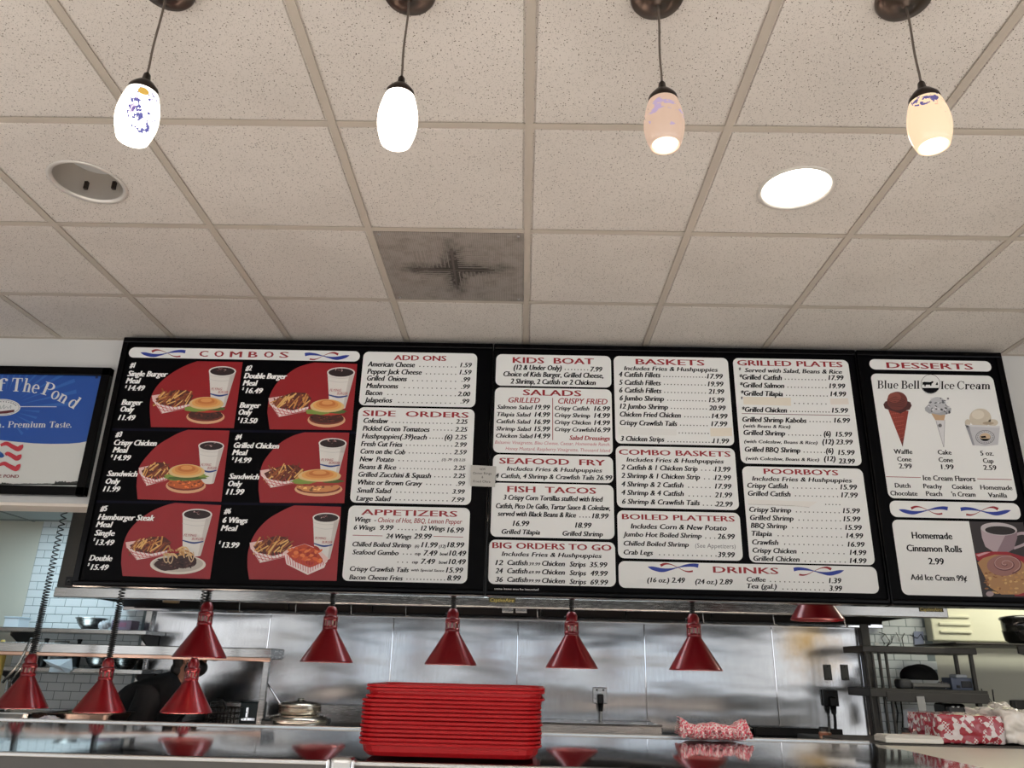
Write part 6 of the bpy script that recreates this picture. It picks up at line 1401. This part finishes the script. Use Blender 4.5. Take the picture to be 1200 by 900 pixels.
s = MB(); s.bbox((P(1186, 824, YB).x, YB-.034, P(1190, 829, YB).z), (P(1188, 824, YB).x, YB-.028, P(1190, 822, YB).z), .001); s.build('divider', o, mat('plate_grey', (86, 86, 82), .5, .3))
# toaster-like dark bin below the rack and desk phone
a, b_ = P(1106, 824, 5.35), P(1132, 836, 5.35)
t = thing('dark_toaster', ((a.x+b_.x)/2, 5.4, zbot), 'black rounded appliance with two shiny spots under the rack', 'appliance')
s = MB(); s.bbox((a.x, 5.33, zbot), (b_.x, 5.5, a.z), .02, seg=3); s.build('body', t, mat('enamel_black', (18, 18, 18), .15, coat=.5))
s = MB()
for q_ in (.35, .6): s.ell((a.x+(b_.x-a.x)*q_, 5.332, (a.z+b_.z)/2+.01), (.012, .008, .010))
s.build('knob', t, M_CHROME)
zphone = P(1087, 868, 4.6).z
t = thing('keypad_phone', (P(1088, 856, 4.6).x, 4.6, zphone), 'grey keypad device with dark buttons standing left of the red checkered bag', 'phone')
xa, xb = P(1078, 860, 4.6).x, P(1098, 860, 4.6).x; zt_ = P(1087, 844, 4.6).z
s = MB(); s.bbox((xa, 4.6, zphone), (xb, 4.65, zt_), .008); s.build('body', t, mat('phone_grey', (104, 104, 98), .5))
for r_ in range(3):
    for c_ in range(4):
        x_ = xa+.012+(xb-xa-.02)*c_/4; z_ = zphone+.012+(zt_-zphone)*.5*r_/3; s = MB(); s.bbox((x_, 4.594, z_), (x_+.014, 4.602, z_+.014), .002); s.build('key', t, M_BLK)
s = MB(); s.bbox((xa+.012, 4.596, zt_-.035), (xb-.012, 4.602, zt_-.018), .002); s.build('screen', t, mat('phone_screen', (30, 30, 30), .2))
s = MB(); 
for q_ in (.3, .62): s.ell((xa+(xb-xa)*q_, 4.595, zt_-.012), (.005, .004, .005))
s.build('indicator', t, mat('phone_light', (240, 240, 240), .3, emit=(250, 250, 250), es=1.0))
def tableunder(x0, x1, y0, y1, z, label):
    t = thing('side_table', ((x0+x1)/2, (y0+y1)/2, 0), label, 'table'); s = MB(); s.bbox((x0, y0, z-.04), (x1, y1, z), .006); s.build('table_top', t, M_STEELF)
    for a_ in (x0+.05, x1-.05):
        for c_ in (y0+.05, y1-.05): s = MB(); s.tube([(a_, c_, 0), (a_, c_, z-.04)], .018, 10); s.build('leg', t, M_STEEL)
tableunder(P(955, 860, 4.6).x, P(1110, 860, 4.6).x, 4.45, 4.9, zphone, 'low steel side table behind counter carrying the keypad device')
for k, (px, py0, py1, lab) in enumerate(((967, 852, 874, 'small glass jar with rusty label and dark lid, below the black outlet'), (1064, 853, 871, 'small spice jar behind counter left of the keypad device'))):
    z0_, z1_ = zphone, P(px, py0, 4.55).z; x_ = P(px, 862, 4.55).x; t = thing('spice_jar', (x_, 4.55, z0_), lab, 'jar')
    s = MB(); s.lathe([(0, z0_), (.030, z0_), (.032, z0_+.005), (.032, z1_-.03), (.026, z1_-.02), (0, z1_-.02)], (x_, 4.55, 0), 24); s.build('glass', t, mat('jar_tan', (170, 140, 122), .25))
    s = MB(); s.lathe([(.0325, z0_+.03), (.0325, z1_-.045)], (x_, 4.55, 0), 24); s.build('jar_label', t, mat('jar_label_rust', (128, 74, 52), .6))
    s = MB(); s.lathe([(.028, z1_-.022), (.029, z1_-.002), (.026, z1_), (0, z1_)], (x_, 4.55, 0), 24); s.build('lid', t, M_BLK)
# white paper edge on the counter, right
a, b_ = PZ(1040, 873, ZC), PZ(1103, 875, ZC); s = MB(); s.bbox((P(1036, 873, yf+.03).x, yf+.015, ZC-.0), (P(1104, 873, yf+.03).x, yf+.10, ZC+.014), .003)
for k in range(4): s.bbox((P(1036, 873, yf+.03).x+.003*k, yf+.018, ZC+.0142+.002*k), (P(1104, 873, yf+.03).x-.002*k, yf+.10, ZC+.0158+.002*k), .0005)
tag(s.build('paper_stack', None, mat('paper_white_stack', (232, 230, 222), .8)), 'flat stack of white sheets on the counter beside the checkered bag', 'paper stack')
cs = MB(); cs.bbox((P(1000, 873, yf+.03).x, yf+.013, ZC-.04), (3.1, yf+.30, ZC-.001), .004); o = cs.build('rear_ledge', None, M_STEELF); tag(o, 'narrow rear steel ledge behind the counter at right', 'ledge')
s = MB(); s.box((P(1000, 873, yf+.03).x+.05, yf+.05, 0), (3.1, yf+.28, ZC-.04)); s.build('support', o, mat('counter_base', (90, 88, 86), .5))

# checkered paper
def check_mat(name, sc, white=(236, 226, 222), red=(186, 36, 52)):
    m = mat(name, white, .7); N, L, b = nodes(m); v_ = pos_map(N, L, (sc, sc, sc*.5))
    ck = N.new('ShaderNodeTexChecker'); ck.inputs['Scale'].default_value = 1; ck.inputs['Color1'].default_value = (*lin([c/255 for c in white]), 1); ck.inputs['Color2'].default_value = (*lin([c/255 for c in red]), 1)
    L.new(v_, ck.inputs['Vector']); L.new(ck.outputs['Color'], b.inputs['Base Color']); return m
MCK = check_mat('gingham_paper', 150, white=(246, 232, 230), red=(224, 92, 112))
zk = ZC+.004; yy = yf+.06-.12
cL, cR = P(791, 858, yf-.05).x, P(878, 858, yf-.05).x
tck = (cL+cR)/2; wk = (cR-cL)
rr = random.Random(21)
# pile of individual liner sheets: each a ruffled sheet
NS = 9
for k in range(NS):
    s = MB(); nx, ny = 40, 6; w_ = wk*(.98-.012*k); ph = rr.uniform(0, 6); vs = []
    for i in range(nx+1):
        for j in range(ny+1):
            u = i/nx*2-1; v_ = j/ny*2-1
            z_ = zk+.0042*k+.0014+(.010+.0010*k)*max(0, abs(u)-.62)/.38+(.0035*abs(math.sin(u*9+ph)) if k == NS-1 else .0005*math.sin(u*9+ph))+(.004*(.5+.5*math.sin(v_*7+u*23+ph)) if abs(u) > .7 else 0)
            if v_ < -.35: z_ -= (.55*(z_-zk))*((-v_-.35)/.65)**1.3*(1-.3*math.sin(u*31+ph))
            if k >= NS-2: z_ += .007*math.exp(-((u-.02)/.3)**2)
            vs.append((tck+u*w_/2+rr.uniform(-.001, .001), yf-.06+v_*.045*(1-.02*k)+.005*math.sin(u*46+ph), z_))
    q_ = ny+1; s.add(vs, [(i*q_+j, (i+1)*q_+j, (i+1)*q_+j+1, i*q_+j+1) for i in range(nx) for j in range(ny)], None, False)
    o = s.build('paper_liner', None, MCK)
    tag(o, {0: 'bottom red gingham paper liner of the ruffled pile on the counter', NS-1: 'top ruffled red gingham paper liner of the pile on the counter'}.get(k, 'red gingham paper liner, sheet %s from the bottom of the ruffled pile' % ['', 'two', 'three', 'four', 'five', 'six', 'seven', 'eight'][min(k, 7)]), 'paper liner', 'gingham paper liners on the counter')

# clear bag of red and white checkered boats
def crumple(name, x0, x1, y0, y1, z0, z1, m, label, cat, amp=.012, seed=1, sub=5, flat=.5, parent=None):
    bm = bmesh.new(); bmesh.ops.create_cube(bm, size=1); bmesh.ops.subdivide_edges(bm, edges=bm.edges[:], cuts=18, use_grid_fill=True)
    from mathutils import noise as MN
    for v_ in bm.verts:
        p_ = v_.co.copy(); l_ = p_.length; q_ = p_*(1-flat)+p_.normalized()*.5*flat
        q_ = Vector((q_.x*(x1-x0)/(1-flat*.0), q_.y*(y1-y0), q_.z*(z1-z0)))
        n_ = MN.noise(Vector((q_.x*30+seed, q_.y*30, q_.z*30)))+.6*MN.noise(Vector((q_.x*75+seed, q_.y*75, q_.z*75)))
        q_ += p_.normalized()*n_*amp; v_.co = q_+Vector(((x0+x1)/2, (y0+y1)/2, (z0+z1)/2)); v_.co.z = max(v_.co.z, z0)
    s = MB(); s.bm(bm, None, True); o = s.build(name, parent, m)
    if parent is None: tag(o, label, cat)
    return o
ybg = yf+.06
xa, xb = P(1094, 862, ybg).x, P(1172, 862, ybg).x; zt_ = P(1130, 837, ybg).z; z0_ = ZC+.001
mb = mat('boat_bag_print', (220, 205, 205), .25, coat=.6); N, L, b = nodes(mb)
v_ = pos_map(N, L, (1, 1, 1), 'Object'); vo = N.new('ShaderNodeTexVoronoi'); vo.inputs['Scale'].default_value = 70; L.new(v_, vo.inputs['Vector'])
sep = N.new('ShaderNodeSeparateColor'); L.new(vo.outputs['Color'], sep.inputs[0]); ck = N.new('ShaderNodeTexChecker'); ck.inputs['Scale'].default_value = 190; L.new(v_, ck.inputs['Vector'])
mk = math_(N, L, 'MAXIMUM', math_(N, L, 'GREATER_THAN', sep.outputs[0], .42), math_(N, L, 'MULTIPLY', ck.outputs['Fac'], math_(N, L, 'GREATER_THAN', sep.outputs[1], .7)))
mx = N.new('ShaderNodeMix'); mx.data_type = 'RGBA'; L.new(mk, mx.inputs['Factor']); mx.inputs['A'].default_value = (*lin((.86, .82, .82)), 1); mx.inputs['B'].default_value = (*lin((.62, .12, .2)), 1); L.new(mx.outputs['Result'], b.inputs['Base Color'])
crumple('boat_bag', xa, xb, yf+.02, yf+.24, z0_, zt_, mb, 'clear plastic bag packed with red and white checkered paper boats', 'bag', .006, 3, flat=.12)
mw = mat('clear_film_white', (228, 222, 214), .2, coat=.8, alpha=1)
xc1, xd1 = P(1166, 855, ybg+.02).x, P(1230, 855, ybg+.02).x; zt2_ = P(1180, 832, ybg).z
crumple('plastic_bag', xc1+.004, xd1, yf+.03, yf+.27, z0_, zt2_, mw, 'crumpled translucent white plastic bag at the far right of the counter', 'bag', .014, 8, flat=.25)
a = P(1160, 828, ybg+.32)
crumple('plastic_wrap', P(1148, 830, ybg+.36).x, P(1172, 830, ybg+.36).x, yf+.30, yf+.42, ZC+.02, P(1160, 822, ybg+.36).z, mw, 'loose peak of white plastic wrap rising behind the checkered bag', 'plastic wrap', .010, 5, flat=.8)
s = MB(); s.bbox((P(1130, 860, ybg+.3).x, yf+.302, ZC-.04), (3.1, yf+.5, ZC+.019), .005); o = s.build('supply_box', None, mat('box_grey_dark', (74, 70, 66), .7)); tag(o, 'dark box behind the clear bags, mostly hidden at the right', 'box')
s = MB(); s.box((P(1130, 860, ybg+.3).x+.05, yf+.33, 0), (3.05, yf+.48, ZC-.041)); s.build('stand', o, mat('counter_base', (90, 88, 86), .5))
flush_text()
